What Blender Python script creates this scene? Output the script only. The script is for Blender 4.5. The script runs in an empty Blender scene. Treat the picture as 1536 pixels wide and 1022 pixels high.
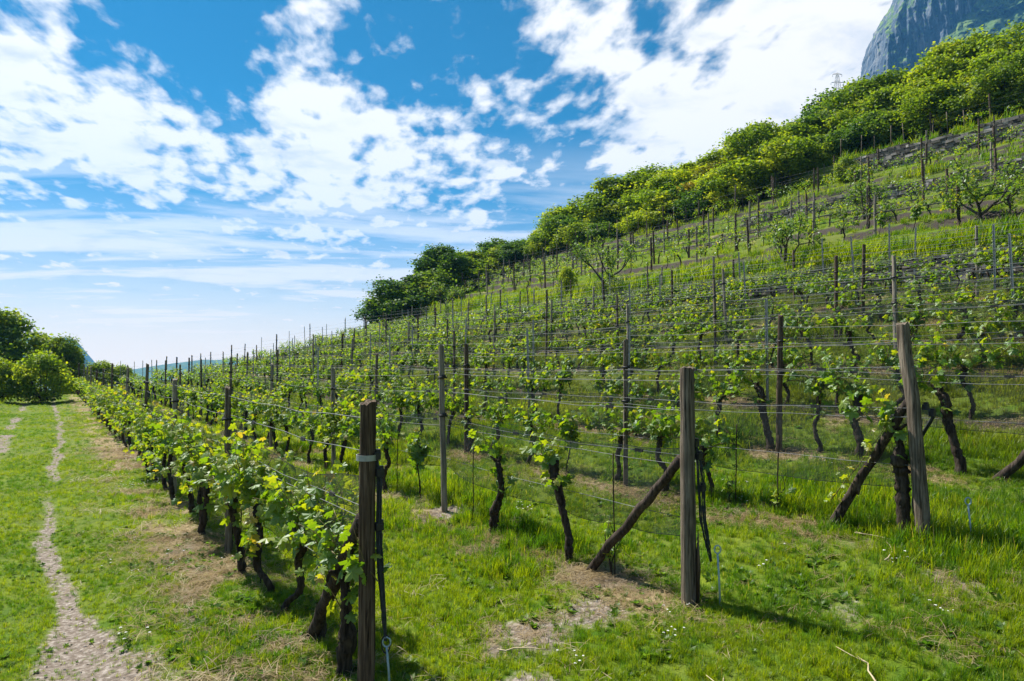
import bpy, math, random
import numpy as np
from mathutils import Vector

# ------------------------------------------------------------------ camera, sky, sun, exposure
# world axes: X = up the slope across the vine rows (u), Y = along the rows (v), Z = up
EYE = 2.2
FPX = 1024.0            # focal length in pixels of the 1536 px wide photograph (24 mm)
HORY = 545.0            # horizon line in the photograph
YAW = math.radians(34.2)
CA, SA = math.cos(YAW), math.sin(YAW)
SUN_AZ = math.radians(-14)      # from +Y, negative towards -X
SUN_EL = math.radians(52)
SUN_STRENGTH = 4.6
SKY_STRENGTH = 0.12
EXPOSURE = 1.2
HAZE_DENSITY = 0.00019
scene = bpy.context.scene
COL = scene.collection
cam_d = bpy.data.cameras.new("camera")
cam_d.lens = 24.0
cam_d.sensor_width = 36.0
cam_d.clip_start = 0.05
cam_d.clip_end = 30000.0
cam = bpy.data.objects.new("camera", cam_d)
cam.location = (0, 0, EYE)
cam.rotation_euler = (math.radians(90 + 1.9), 0, -YAW)
COL.objects.link(cam)
scene.camera = cam
scene.view_settings.view_transform = 'Standard'
scene.view_settings.look = 'None'
scene.view_settings.exposure = EXPOSURE
scene.view_settings.gamma = 1.0
scene.cycles.max_bounces = 7
scene.cycles.diffuse_bounces = 3
scene.cycles.glossy_bounces = 2
scene.cycles.transmission_bounces = 4
scene.cycles.transparent_max_bounces = 16
scene.cycles.volume_bounces = 0
scene.cycles.sample_clamp_indirect = 6.0
scene.cycles.use_denoising = True

sun_dir = Vector((math.sin(SUN_AZ) * math.cos(SUN_EL), math.cos(SUN_AZ) * math.cos(SUN_EL), math.sin(SUN_EL)))
sun_d = bpy.data.lights.new("sun", 'SUN')
sun_d.energy = SUN_STRENGTH
sun_d.angle = math.radians(1.5)
sun_d.color = (1.0, 0.95, 0.86)
sun = bpy.data.objects.new("sun", sun_d)
sun.rotation_euler = sun_dir.to_track_quat('Z', 'Y').to_euler()
sun.location = (0, 0, 60)
COL.objects.link(sun)


def pix_dir(px, py):
    x, d, z = (px - 768.0) / FPX, 1.0, (HORY - py) / FPX
    v = Vector((CA * x + SA * d, -SA * x + CA * d, z))
    return v.normalized()


def build_world():
    w = bpy.data.worlds.new("World")
    scene.world = w
    w.use_nodes = True
    nt = w.node_tree
    nt.nodes.clear()
    N, L = nt.nodes, nt.links

    def node(t, **k):
        n = N.new(t)
        for a, b in k.items():
            setattr(n, a, b)
        return n

    def math_(op, a, b=None, c=None, clamp=False):
        n = node('ShaderNodeMath', operation=op, use_clamp=clamp)
        for i, s in enumerate((a, b, c)):
            if s is None:
                continue
            if isinstance(s, (int, float)):
                n.inputs[i].default_value = s
            else:
                L.new(s, n.inputs[i])
        return n.outputs[0]

    sky = node('ShaderNodeTexSky', sky_type='NISHITA')
    sky.sun_disc = False
    sky.sun_elevation = SUN_EL
    sky.sun_rotation = SUN_AZ
    sky.altitude = 300
    sky.air_density = 1.0
    sky.dust_density = 0.6
    sky.ozone_density = 2.5
    hs = node('ShaderNodeHueSaturation')
    hs.inputs['Saturation'].default_value = 3.2
    hs.inputs['Hue'].default_value = 0.482
    hs.inputs['Value'].default_value = .28
    L.new(sky.outputs[0], hs.inputs['Color'])
    tc = node('ShaderNodeTexCoord')
    nrm = node('ShaderNodeVectorMath', operation='NORMALIZE')
    L.new(tc.outputs['Generated'], nrm.inputs[0])
    D = nrm.outputs[0]
    sx = node('ShaderNodeSeparateXYZ')
    L.new(D, sx.inputs[0])
    zc = math_('ADD', math_('MAXIMUM', sx.outputs[2], 0.0), 0.13)
    cx = node('ShaderNodeCombineXYZ')
    L.new(math_('DIVIDE', sx.outputs[0], zc), cx.inputs[0])
    L.new(math_('DIVIDE', sx.outputs[1], zc), cx.inputs[1])
    # turn so that x' runs across the view, y' away
    mp = node('ShaderNodeMapping')
    mp.inputs['Rotation'].default_value = (0, 0, YAW + math.radians(-12))
    mp.inputs['Location'].default_value = (3.7, 1.2, 0)
    L.new(cx.outputs[0], mp.inputs[0])
    P = mp.outputs[0]

    def noise(scale, detail, rough, loc=(0, 0, 0), sc=(1, 1, 1), dist=0.0):
        m = node('ShaderNodeMapping')
        m.inputs['Location'].default_value = loc
        m.inputs['Scale'].default_value = sc
        L.new(P, m.inputs[0])
        n = node('ShaderNodeTexNoise')
        n.inputs['Scale'].default_value = scale
        n.inputs['Detail'].default_value = detail
        n.inputs['Roughness'].default_value = rough
        n.inputs['Distortion'].default_value = dist
        L.new(m.outputs[0], n.inputs['Vector'])
        return n.outputs[0]

    cells = math_('ADD', math_('MULTIPLY', noise(5.2, 5.0, 0.5, sc=(0.95, .68, 1), dist=0.2), 0.46), math_('MULTIPLY', noise(12.5, 4.0, 0.52, loc=(2.2, .4, 0), sc=(1.0, .58, 1), dist=0.15), 0.54))
    cover = noise(1.1, 3.0, 0.5, loc=(5.1, 2.3, 0))
    dens = math_('ADD', math_('MULTIPLY', math_('SUBTRACT', cells, 0.5), 5.2), math_('MULTIPLY', math_('SUBTRACT', cover, 0.5), 1.0))
    blobs = [  # direction (by pixel of the photograph), radius (rad), weight
        (120, 150, .15, .62), (330, 225, .13, .75), (520, 255, .12, .60), (700, 250, .10, .36),
        (60, 215, .12, .70), (200, 180, .07, .25), (420, 40, .07, .30), (480, 130, .09, .22), (900, 100, .10, .25),
        (1180, 120, .16, .95), (1060, 205, .10, .70), (1260, 30, .12, .45), (990, 230, .06, .3), (860, 10, .06, .25),
        (1120, 20, .08, .22), (620, 190, .10, .18),
        (190, 70, .13, -.55), (320, 95, .07, -.60), (250, 20, .08, -.4), (75, 30, .035, .5), (20, 70, .04, .4), (110, 85, .05, -.3), (620, 30, .09, -.38), (720, 90, .07, -.2),
        (960, 50, .05, -.4), (320, 325, .10, -.55), (90, 310, .08, -.5), (330, 30, .06, -.5), (600, 330, .10, -.2), (740, 300, .05, -.1), (1115, 150, .030, -.6), (190, 50, .08, -.3), (560, 60, .05, -.2),
        (1110, 60, .04, -.25), (840, 230, .08, -.12),
    ]
    for px, py, s, wt in blobs:
        c = pix_dir(px, py)
        dp = node('ShaderNodeVectorMath', operation='DOT_PRODUCT')
        L.new(D, dp.inputs[0])
        dp.inputs[1].default_value = c
        e = math_('MULTIPLY', math_('SUBTRACT', dp.outputs['Value'], 1.0), 2.0 / (s * s))
        g = math_('POWER', math.e, e)
        dens = math_('MULTIPLY_ADD', g, wt, dens)
    mr = node('ShaderNodeMapRange', interpolation_type='SMOOTHSTEP')
    mr.inputs['From Min'].default_value = -0.04
    mr.inputs['From Max'].default_value = 0.84
    L.new(dens, mr.inputs['Value'])
    # thin streaks low in the sky
    streak = noise(1.5, 6.0, 0.6, loc=(1.1, 7.2, 0), sc=(0.5, 1.5, 1), dist=0.3)
    ms = node('ShaderNodeMapRange', interpolation_type='SMOOTHSTEP')
    ms.inputs['From Min'].default_value = 0.37
    ms.inputs['From Max'].default_value = 0.60
    ms.inputs['To Max'].default_value = 0.92
    L.new(streak, ms.inputs['Value'])
    low = node('ShaderNodeMapRange', interpolation_type='SMOOTHSTEP')
    low.inputs['From Min'].default_value = 0.34
    low.inputs['From Max'].default_value = 0.14
    L.new(sx.outputs[2], low.inputs['Value'])
    st = math_('MULTIPLY', ms.outputs[0], low.outputs[0])
    # whitening towards the horizon (thin far cloud)
    hz = node('ShaderNodeMapRange', interpolation_type='SMOOTHSTEP')
    hz.inputs['From Min'].default_value = 0.27
    hz.inputs['From Max'].default_value = -0.02
    hz.inputs['To Max'].default_value = 0.97
    L.new(sx.outputs[2], hz.inputs['Value'])
    mask = math_('MAXIMUM', math_('MAXIMUM', mr.outputs[0], st), hz.outputs[0])
    mask = math_('MINIMUM', mask, 0.97)
    # cloud tone: thick parts a little greyer
    shade = noise(4.6, 5.0, 0.6, loc=(0.06, 0.16, 0), sc=(0.9, 1.15, 1), dist=0.25)
    ct = node('ShaderNodeMix', data_type='RGBA')
    ct.inputs[6].default_value = (4.7, 4.45, 4.2, 1)
    ct.inputs[7].default_value = (3.35, 3.4, 3.5, 1)
    msd = node('ShaderNodeMapRange', interpolation_type='SMOOTHSTEP')
    msd.inputs['From Min'].default_value = 0.48
    msd.inputs['From Max'].default_value = 0.75
    L.new(shade, msd.inputs['Value'])
    L.new(msd.outputs[0], ct.inputs[0])
    mx = node('ShaderNodeMix', data_type='RGBA')
    L.new(mask, mx.inputs[0])
    hw_ = node('ShaderNodeMix', data_type='RGBA')
    L.new(hz.outputs[0], hw_.inputs[0])
    L.new(ct.outputs[2], hw_.inputs[6])
    hw_.inputs[7].default_value = (5.6, 4.75, 3.75, 1)
    L.new(hs.outputs[0], mx.inputs[6])
    L.new(hw_.outputs[2], mx.inputs[7])
    bg = node('ShaderNodeBackground')
    bg.inputs['Strength'].default_value = SKY_STRENGTH
    L.new(mx.outputs[2], bg.inputs['Color'])
    out = node('ShaderNodeOutputWorld')
    L.new(bg.outputs[0], out.inputs['Surface'])


build_world()

# ------------------------------------------------------------------ helpers
rng = np.random.default_rng(7)
random.seed(7)
ONES = "first second third fourth fifth sixth seventh eighth ninth tenth eleventh twelfth thirteenth fourteenth fifteenth sixteenth seventeenth eighteenth nineteenth".split()


def ordinal(n):
    if n <= 19:
        return ONES[n - 1]
    t, o = divmod(n, 10)
    tens = {2: "twent", 3: "thirt", 4: "fort", 5: "fift", 6: "sixt", 7: "sevent"}[t]
    return tens + "ieth" if o == 0 else tens + "y-" + ONES[o - 1]


def lattice(ix, iy, seed):
    h = (ix.astype(np.int64) * 374761393 + iy.astype(np.int64) * 668265263 + seed * 974634) & 0x7fffffff
    h = ((h ^ (h >> 13)) * 1274126177) & 0x7fffffff
    h = h ^ (h >> 16)
    return (h & 0xffff) / 65535.0


def vnoise(x, y, seed=0):
    x, y = np.asarray(x, float), np.asarray(y, float)
    ix, iy = np.floor(x), np.floor(y)
    fx, fy = x - ix, y - iy
    fx, fy = fx * fx * (3 - 2 * fx), fy * fy * (3 - 2 * fy)
    a, b = lattice(ix, iy, seed), lattice(ix + 1, iy, seed)
    c, d = lattice(ix, iy + 1, seed), lattice(ix + 1, iy + 1, seed)
    return (a * (1 - fx) + b * fx) * (1 - fy) + (c * (1 - fx) + d * fx) * fy


def fbm(x, y, seed=0, octv=4):
    s, a, t = 0, 0.5, 0
    for i in range(octv):
        s = s + a * vnoise(x * 2 ** i, y * 2 ** i, seed + i)
        t += a
        a *= 0.5
    return s / t


def sstep(a, b, x):
    t = np.clip((np.asarray(x, float) - a) / (b - a), 0, 1)
    return t * t * (3 - 2 * t)


class MB:
    """collects vertices, faces, material indices and a per-vertex tint, then links ONE mesh object"""

    def __init__(self):
        self.v, self.f, self.m, self.t, self.n = [], [], [], [], 0

    def add(self, v, faces, mat=0, tint=0.5):
        v = np.asarray(v, float).reshape(-1, 3)
        if not isinstance(faces, list):
            faces = [faces]
        for F in faces:
            F = np.asarray(F, int)
            self.f.append(F + self.n)
            self.m.append(np.full(len(F), mat, int))
        self.v.append(v)
        self.t.append(np.full(len(v), tint, float) if np.isscalar(tint) else np.asarray(tint, float))
        self.n += len(v)

    def data(self, name, mats, smooth=True):
        me = bpy.data.meshes.new(name)
        V = np.concatenate(self.v)
        me.vertices.add(len(V))
        me.vertices.foreach_set("co", V.astype(np.float32).ravel())
        tot = np.concatenate([np.full(len(F), F.shape[1], int) for F in self.f])
        idx = np.concatenate([F.ravel() for F in self.f])
        me.loops.add(len(idx))
        me.loops.foreach_set("vertex_index", idx.astype(np.int32))
        me.polygons.add(len(tot))
        st = np.concatenate([[0], np.cumsum(tot)[:-1]])
        me.polygons.foreach_set("loop_start", st.astype(np.int32))
        me.polygons.foreach_set("material_index", np.concatenate(self.m).astype(np.int32))
        me.polygons.foreach_set("use_smooth", np.full(len(tot), smooth))
        a = me.attributes.new("tint", 'FLOAT', 'POINT')
        a.data.foreach_set("value", np.concatenate(self.t).astype(np.float32))
        for m in mats:
            me.materials.append(m)
        me.update(calc_edges=True)
        me.validate()
        return me

    def build(self, name, mats, parent=None, loc=None, smooth=True):
        if not isinstance(mats, (list, tuple)):
            mats = [mats]
        o = bpy.data.objects.new(name, self.data(name, mats, smooth))
        COL.objects.link(o)
        if parent is not None:
            o.parent = parent
        if loc is not None:
            o.location = loc
        return o


def tag(o, label, cat, group=None):
    o["label"] = label
    o["category"] = cat
    if group:
        o["group"] = group
    return o


def structure(o, kind="structure"):
    o["kind"] = kind
    return o


def empty(name, loc, rz=0.0):
    o = bpy.data.objects.new(name, None)
    o.empty_display_size = 0.2
    o.location = loc
    o.rotation_euler = (0, 0, rz)
    COL.objects.link(o)
    return o


KIDS = {}


def copy_tree(o, parent=None):
    c = o.copy()
    COL.objects.link(c)
    if parent is not None:
        c.parent = parent
    kids = KIDS.get(o.name)
    if kids is None:
        kids = KIDS[o.name] = [k for k in bpy.data.objects if k.parent == o]
    for ch in kids:
        copy_tree(ch, c)
    return c


def tube(mb, pts, rad, sides=8, mat=0, tint=0.5, cap=True, rough=0.0, seed=0):
    P = np.asarray(pts, float)
    n = len(P)
    R = np.full(n, rad, float) if np.isscalar(rad) else np.asarray(rad, float)
    T = np.gradient(P, axis=0)
    T /= np.linalg.norm(T, axis=1)[:, None] + 1e-9
    ref = np.array([1.0, 0, 0]) if abs(T[0][0]) < 0.8 else np.array([0, 1.0, 0])
    A = np.zeros_like(P)
    a = ref - T[0] * ref.dot(T[0])
    for i in range(n):
        a = a - T[i] * a.dot(T[i])
        a /= np.linalg.norm(a) + 1e-9
        A[i] = a
    B = np.cross(T, A)
    th = np.linspace(0, 2 * np.pi, sides, endpoint=False)
    rr = R[:, None] * np.ones((1, sides))
    if rough:
        r2 = np.random.default_rng(seed)
        rr = rr * (1 + rough * r2.normal(0, 1, (n, sides)))
    V = P[:, None] + rr[..., None] * (np.cos(th)[None, :, None] * A[:, None] + np.sin(th)[None, :, None] * B[:, None])
    V = V.reshape(-1, 3)
    i, j = np.meshgrid(np.arange(n - 1), np.arange(sides), indexing='ij')
    i, j = i.ravel(), j.ravel()
    F = np.stack([i * sides + j, i * sides + (j + 1) % sides, (i + 1) * sides + (j + 1) % sides, (i + 1) * sides + j], 1)
    fs = [F]
    if cap:
        fs.append(np.arange(sides)[::-1][None])
        fs.append((np.arange(sides) + (n - 1) * sides)[None])
    mb.add(V, fs, mat, tint)


def box(mb, c, s, mat=0, tint=0.5, rz=0.0):
    v = np.array([[x, y, z] for x in (-.5, .5) for y in (-.5, .5) for z in (-.5, .5)]) * np.asarray(s)
    if rz:
        q, w = math.cos(rz), math.sin(rz)
        v = np.stack([v[:, 0] * q - v[:, 1] * w, v[:, 0] * w + v[:, 1] * q, v[:, 2]], 1)
    mb.add(v + np.asarray(c), np.array([[0, 1, 3, 2], [4, 6, 7, 5], [0, 4, 5, 1], [2, 3, 7, 6], [0, 2, 6, 4], [1, 5, 7, 3]]), mat, tint)


def unit(a):
    return a / (np.linalg.norm(a, axis=-1, keepdims=True) + 1e-9)


def frames(nrm, t):
    z = unit(nrm)
    y = unit(t - (t * z).sum(-1, keepdims=True) * z)
    x = np.cross(y, z)
    return np.stack([x, y, z], -1)


def scatter(mb, tv, tf, P, R, S, mat=0, tint=0.5):
    n = len(P)
    V = np.einsum('nij,kj->nki', R, tv) * np.asarray(S).reshape(-1, 1, 1) + P[:, None]
    F = (tf[None] + (np.arange(n) * len(tv))[:, None, None]).reshape(-1, tf.shape[1])
    tt = np.repeat(np.broadcast_to(tint, (n,)), len(tv))
    mb.add(V.reshape(-1, 3), F, mat, tt)


def at(px, u):
    """along-row position of the point seen in column px of the photograph on the vertical plane X = u"""
    k = (px - 768.0) / FPX
    return u * (CA - SA * k) / (SA + CA * k)


def depth(u, v):
    return SA * u + CA * v


def ztop(py, u, v):
    return EYE + (HORY - py) / FPX * depth(u, v)


def proj(u, v, z):
    d = depth(u, v)
    return 768 + FPX * (CA * u - SA * v) / d, HORY - FPX * (z - EYE) / d


# ------------------------------------------------------------------ lie of the land
ROWS = [1.78, 4.39, 6.57, 8.9, 11.2, 13.5, 15.8, 18.1, 20.4, 22.7, 24.7]
UPROWS = [28.7, 31.0, 33.4, 35.8, 38.2, 41.6, 44.0, 46.3, 50.0]
PU = [-8000, -900, -150, -30, -9, -4, -2.6, -1.6, 0, 1.78, 4.39, 6.57, 8.9, 11.2, 13.5, 15.8, 18.1, 20.4, 22.7, 25.62, 25.75, 27.6]
PZ = [-60, -58, -35, -6, -0.4, 0.25, 0.22, 0.0, 0, 0, .17, .50, .87, 1.42, 2.05, 2.7, 3.30, 3.92, 4.45, 4.98, 5.78, 7.0]


def benches(rows, u0, z0, u1, z1):
    """a level bench round each row, a steep bank below it"""
    for r in rows:
        zl = z0 + (z1 - z0) * (r - u0) / (u1 - u0)
        PU.extend([r - .55, r + .95])
        PZ.extend([zl - .05, zl + .14])
    PU.append(u1)
    PZ.append(z1)


benches(UPROWS[:5], 27.6, 7.0, 40.0, 11.75)
PU.append(40.18)
PZ.append(12.5)
benches(UPROWS[5:8], 40.18, 12.5, 48.0, 15.7)
PU.extend([48.2, 52, 400, 1500, 8000])
PZ.extend([16.9, 18.2, 152, 400, 400])


def vedge(u):
    return np.where(u < 6, 66.0, 61.0) + np.maximum(0, u - 55) * 0.72


def tz(u, v):
    u, v = np.asarray(u, float), np.asarray(v, float)
    z = np.interp(u, PU, PZ)
    far = v - vedge(u)
    drop = np.where(far > 0, np.minimum(far * far * 0.02, 0.42 * far), 0)
    z = np.maximum(z - drop, np.minimum(z, -60 + 0 * z))
    near = sstep(200, 60, np.abs(u)) * sstep(200, 80, np.abs(v))
    z = z + near * ((fbm(u * .35, v * .35, 3) - .5) * .28 * sstep(1, 6, u) + (fbm(u * 1.3, v * 1.3, 9) - .5) * .10)
    # wheel ruts pressed into the track
    z = z - near * .05 * (np.exp(-((u - rutu(v)) / .22) ** 2) + np.exp(-((u + 1.0) / .25) ** 2))
    # long slopes of far land
    farm = sstep(150, 900, np.hypot(u, v))
    z = z + farm * (fbm(u * .004, v * .004, 21) - .5) * 24 * (z < -40)
    return z


def rutu(v):
    v = np.asarray(v, float)
    return np.interp(v, [3, 5, 6, 7, 8.3, 11.6, 15.5, 23, 30, 45], [.42, .40, .38, .25, .10, .02, .09, .33, .40, .3]) + .05 * np.sin(v * 1.7)


def dirt(u, v):
    n = fbm(u * 1.6, v * 1.1, 31)
    n2 = fbm(u * 4, v * 4, 33)
    r1 = np.exp(-((u - rutu(v)) / (.10 + .27 * sstep(7.4, 5.6, v))) ** 2) * (.8 + .5 * sstep(8.5, 6.5, v)) * sstep(.16, .40, fbm(u * .6, v * .6, 35) + .2 * sstep(9.5, 7, v))
    r2 = np.exp(-((u + 1.0) / .22) ** 2) * sstep(.36, .58, fbm(u * .5, v * .5, 37)) * .75
    d = np.maximum(r1, r2)
    for cu, cv, s, w in ((3.1, 4.4, .42, 1.0), (3.75, 4.35, .35, .9), (4.3, 4.9, .34, 1.0), (4.35, 7.9, .45, .9), (4.0, 6.4, .35, .6), (2.6, 3.7, .3, .7),
                         (5.0, 2.9, .35, .5), (5.9, 2.55, .3, .6), (6.35, 3.5, .3, .5), (6.4, 2.2, .4, .5), (.42, 5.1, .33, .9)):
        d = np.maximum(d, w * np.exp(-(((u - cu) / s) ** 2 + ((v - cv) / (s * .9)) ** 2)))
    return np.clip(d * (.35 + 1.3 * n) * (.6 + .8 * n2), 0, 1) * (v < 75)


def straw(u, v):
    s = 0 * np.asarray(u, float)
    for i, r in enumerate(ROWS + UPROWS):
        s = np.maximum(s, np.exp(-((u - r + (.12 if i else .30)) / (.34 if i else .52)) ** 2) * sstep(2.9, 4.2, v) * (v < 62) * (.85 if i in (1, 2) else 1.0))
    n = fbm(u * 1.3, v * 1.3, 41)
    s = s * sstep(.32, .56, n)
    s = np.maximum(s, .6 * sstep(.64, .78, fbm(u * .8, v * .8, 47)) * (u > .5))
    return np.clip(s, 0, 1)


# ------------------------------------------------------------------ materials
def mat_new(name):
    m = bpy.data.materials.new(name)
    m.use_nodes = True
    nt = m.node_tree
    nt.nodes.clear()
    return m, nt, nt.nodes, nt.links


def setin(n, L, key, val):
    if val is None:
        return
    if hasattr(val, 'is_output') or hasattr(val, 'links'):
        L.new(val, n.inputs[key])
    else:
        n.inputs[key].default_value = val


def mixc(N, L, f, a, b, blend='MIX'):
    n = N.new('ShaderNodeMix')
    n.data_type = 'RGBA'
    n.blend_type = blend
    setin(n, L, 0, f)
    setin(n, L, 6, a)
    setin(n, L, 7, b)
    return n.outputs[2]


def ramp(N, L, fac, stops):
    r = N.new('ShaderNodeValToRGB')
    el = r.color_ramp.elements
    while len(el) < len(stops):
        el.new(0.5)
    for e, (p, c) in zip(el, stops):
        e.position = p
        e.color = (*c, 1)
    L.new(fac, r.inputs[0])
    return r.outputs[0]


def noise_n(N, L, scale, detail=4, rough=.55, vec=None, sc=None, dist=0.0):
    n = N.new('ShaderNodeTexNoise')
    n.inputs['Scale'].default_value = scale
    n.inputs['Detail'].default_value = detail
    n.inputs['Roughness'].default_value = rough
    n.inputs['Distortion'].default_value = dist
    if vec is None:
        tcn = N.new('ShaderNodeTexCoord')
        vec = tcn.outputs['Object']
    if sc:
        mpn = N.new('ShaderNodeMapping')
        mpn.inputs['Scale'].default_value = sc
        L.new(vec, mpn.inputs[0])
        vec = mpn.outputs[0]
    L.new(vec, n.inputs['Vector'])
    return n.outputs[0]


def mrange(N, L, v, a, b, c=0., d=1.):
    n = N.new('ShaderNodeMapRange')
    n.interpolation_type = 'SMOOTHSTEP'
    n.inputs[1].default_value = a
    n.inputs[2].default_value = b
    n.inputs[3].default_value = c
    n.inputs[4].default_value = d
    L.new(v, n.inputs[0])
    return n.outputs[0]


def bump(N, L, h, strength=.5, dist=.02):
    b = N.new('ShaderNodeBump')
    b.inputs['Strength'].default_value = strength
    b.inputs['Distance'].default_value = dist
    L.new(h, b.inputs['Height'])
    return b.outputs[0]


def principled(N, L, color, rough=.8, normal=None, spec=.3, metallic=0.0):
    p = N.new('ShaderNodeBsdfPrincipled')
    setin(p, L, 'Base Color', color)
    p.inputs['Roughness'].default_value = rough
    p.inputs['Specular IOR Level'].default_value = spec
    p.inputs['Metallic'].default_value = metallic
    if normal is not None:
        L.new(normal, p.inputs['Normal'])
    o = N.new('ShaderNodeOutputMaterial')
    L.new(p.outputs[0], o.inputs[0])
    return p


def wood_mat(name, dark, light, grain=(40, 40, 2.2)):
    m, nt, N, L = mat_new(name)
    tcn = N.new('ShaderNodeTexCoord')
    g = noise_n(N, L, 1.0, 6, .65, vec=tcn.outputs['Object'], sc=grain, dist=.6)
    b = noise_n(N, L, 3.0, 3, .5, vec=tcn.outputs['Object'])
    c1 = ramp(N, L, g, [(.34, tuple(x * .18 for x in dark)), (.44, dark), (.56, tuple((x + y) / 2 for x, y in zip(dark, light))), (.70, light)])
    c = mixc(N, L, mrange(N, L, b, .35, .7, 0, .55), c1, (*[x * .55 for x in dark], 1), 'MIX')
    principled(N, L, c, .88, bump(N, L, g, .9, .012), .15)
    return m


def leaf_mat(name, cols, trans, shine=.22, hue_obj=True, trans_fac=.5):
    """cols: ramp stops for the tint attribute; trans: colour multiplier of light passing through"""
    m, nt, N, L = mat_new(name)
    at_ = N.new('ShaderNodeAttribute')
    at_.attribute_name = "tint"
    c = ramp(N, L, at_.outputs['Fac'], cols)
    oi = N.new('ShaderNodeObjectInfo')
    c = mixc(N, L, 1.0, c, oi.outputs['Color'], 'MULTIPLY')
    df = N.new('ShaderNodeBsdfDiffuse')
    L.new(c, df.inputs[0])
    tr = N.new('ShaderNodeBsdfTranslucent')
    L.new(mixc(N, L, 1.0, c, (*trans, 1), 'MULTIPLY'), tr.inputs[0])
    mx = N.new('ShaderNodeMixShader')
    mx.inputs[0].default_value = trans_fac
    L.new(df.outputs[0], mx.inputs[1])
    L.new(tr.outputs[0], mx.inputs[2])
    gl = N.new('ShaderNodeBsdfGlossy')
    gl.inputs['Roughness'].default_value = .5
    gl.inputs['Color'].default_value = (.8, .85, .9, 1)
    m2 = N.new('ShaderNodeMixShader')
    m2.inputs[0].default_value = shine
    L.new(mx.outputs[0], m2.inputs[1])
    L.new(gl.outputs[0], m2.inputs[2])
    o = N.new('ShaderNodeOutputMaterial')
    L.new(m2.outputs[0], o.inputs[0])
    return m


def grass_mat(name, ca, cb, cdry, dry_lo, dry_hi, trans=(1.5, 1.6, .8)):
    m, nt, N, L = mat_new(name)
    geo = N.new('ShaderNodeNewGeometry')
    big = noise_n(N, L, .55, 4, .6, vec=geo.outputs['Position'])
    at_ = N.new('ShaderNodeAttribute')
    at_.attribute_name = "tint"
    oi = N.new('ShaderNodeObjectInfo')
    ad = N.new('ShaderNodeMath')
    ad.operation = 'ADD'
    L.new(big, ad.inputs[0])
    m5 = N.new('ShaderNodeMath')
    m5.operation = 'MULTIPLY_ADD'
    L.new(oi.outputs['Random'], m5.inputs[0])
    m5.inputs[1].default_value = .35
    m5.inputs[2].default_value = -.17
    L.new(m5.outputs[0], ad.inputs[1])
    c = mixc(N, L, mrange(N, L, ad.outputs[0], .33, .66), (*ca, 1), (*cb, 1))
    clump_ = noise_n(N, L, 2.3, 3, .55, vec=geo.outputs['Position'])
    c = mixc(N, L, mrange(N, L, clump_, .52, .70, 0, .40), c, (ca[0] * .62, ca[1] * .78, ca[2] * 1.6, 1))
    sxp = N.new('ShaderNodeSeparateXYZ')
    L.new(geo.outputs['Position'], sxp.inputs[0])
    if name == 'grass_blade':
        up_ = N.new('ShaderNodeMath')
        up_.operation = 'MULTIPLY'
        L.new(mrange(N, L, sxp.outputs[0], 7.0, 12.0), up_.inputs[0])
        L.new(mrange(N, L, sxp.outputs[0], 25.9, 25.5), up_.inputs[1])
        up_ = up_.outputs[0]
        c = mixc(N, L, up_, c, mixc(N, L, mrange(N, L, big, .35, .65), (.058, .105, .012, 1), (.140, .180, .018, 1)))
    c = mixc(N, L, mrange(N, L, at_.outputs['Fac'], dry_lo, dry_hi), c, (*cdry, 1))
    df = N.new('ShaderNodeBsdfDiffuse')
    L.new(c, df.inputs[0])
    tr = N.new('ShaderNodeBsdfTranslucent')
    L.new(mixc(N, L, 1.0, c, (*trans, 1), 'MULTIPLY'), tr.inputs[0])
    mx = N.new('ShaderNodeMixShader')
    mx.inputs[0].default_value = .5
    L.new(df.outputs[0], mx.inputs[1])
    L.new(tr.outputs[0], mx.inputs[2])
    gl = N.new('ShaderNodeBsdfGlossy')
    gl.inputs['Roughness'].default_value = .45
    m2 = N.new('ShaderNodeMixShader')
    m2.inputs[0].default_value = .02
    L.new(mx.outputs[0], m2.inputs[1])
    L.new(gl.outputs[0], m2.inputs[2])
    o = N.new('ShaderNodeOutputMaterial')
    L.new(m2.outputs[0], o.inputs[0])
    return m


def plain_mat(name, a, b, scale=20., rough=.7, spec=.3, metallic=0.0):
    m, nt, N, L = mat_new(name)
    n = noise_n(N, L, scale, 5, .6)
    c = ramp(N, L, n, [(.3, a), (.7, b)])
    principled(N, L, c, rough, bump(N, L, n, .3, .01), spec, metallic)
    return m


M = {}
M['wood_dark'] = wood_mat('wood_dark', (.070, .048, .032), (.21, .155, .105), (55, 55, 2.6))
M['wood_grey'] = wood_mat('wood_grey', (.105, .082, .060), (.31, .255, .195), (55, 55, 2.6))
M['wood_pale'] = wood_mat('wood_pale', (.20, .17, .13), (.42, .37, .30))
M['bark'] = wood_mat('bark', (.030, .022, .016), (.10, .078, .058), (30, 30, 6))
M['brace_wood'] = wood_mat('brace_wood', (.042, .031, .024), (.13, .10, .078))
M['tree_bark'] = wood_mat('tree_bark', (.05, .042, .034), (.16, .14, .115), (8, 8, 2))
M['cane'] = plain_mat('cane', (.10, .10, .03), (.22, .15, .06), 25, .6)
M['metal'] = plain_mat('galvanised_metal', (.24, .255, .25), (.38, .395, .385), 14, .55, .4, .3)
M['wire'] = plain_mat('wire', (.10, .108, .11), (.20, .21, .215), 9, .6, .3, .2)
M['anchor'] = plain_mat('painted_steel', (.24, .34, .38), (.38, .50, .53), 30, .5, .4, .2)
M['plastic'] = plain_mat('black_plastic', (.010, .011, .012), (.03, .03, .032), 20, .55, .4)
M['net'] = plain_mat('dark_netting', (.018, .024, .026), (.05, .06, .062), 30, .8, .2)
M['blue_tie'] = plain_mat('blue_tie', (.02, .14, .30), (.04, .22, .40), 30, .5, .3)
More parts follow.
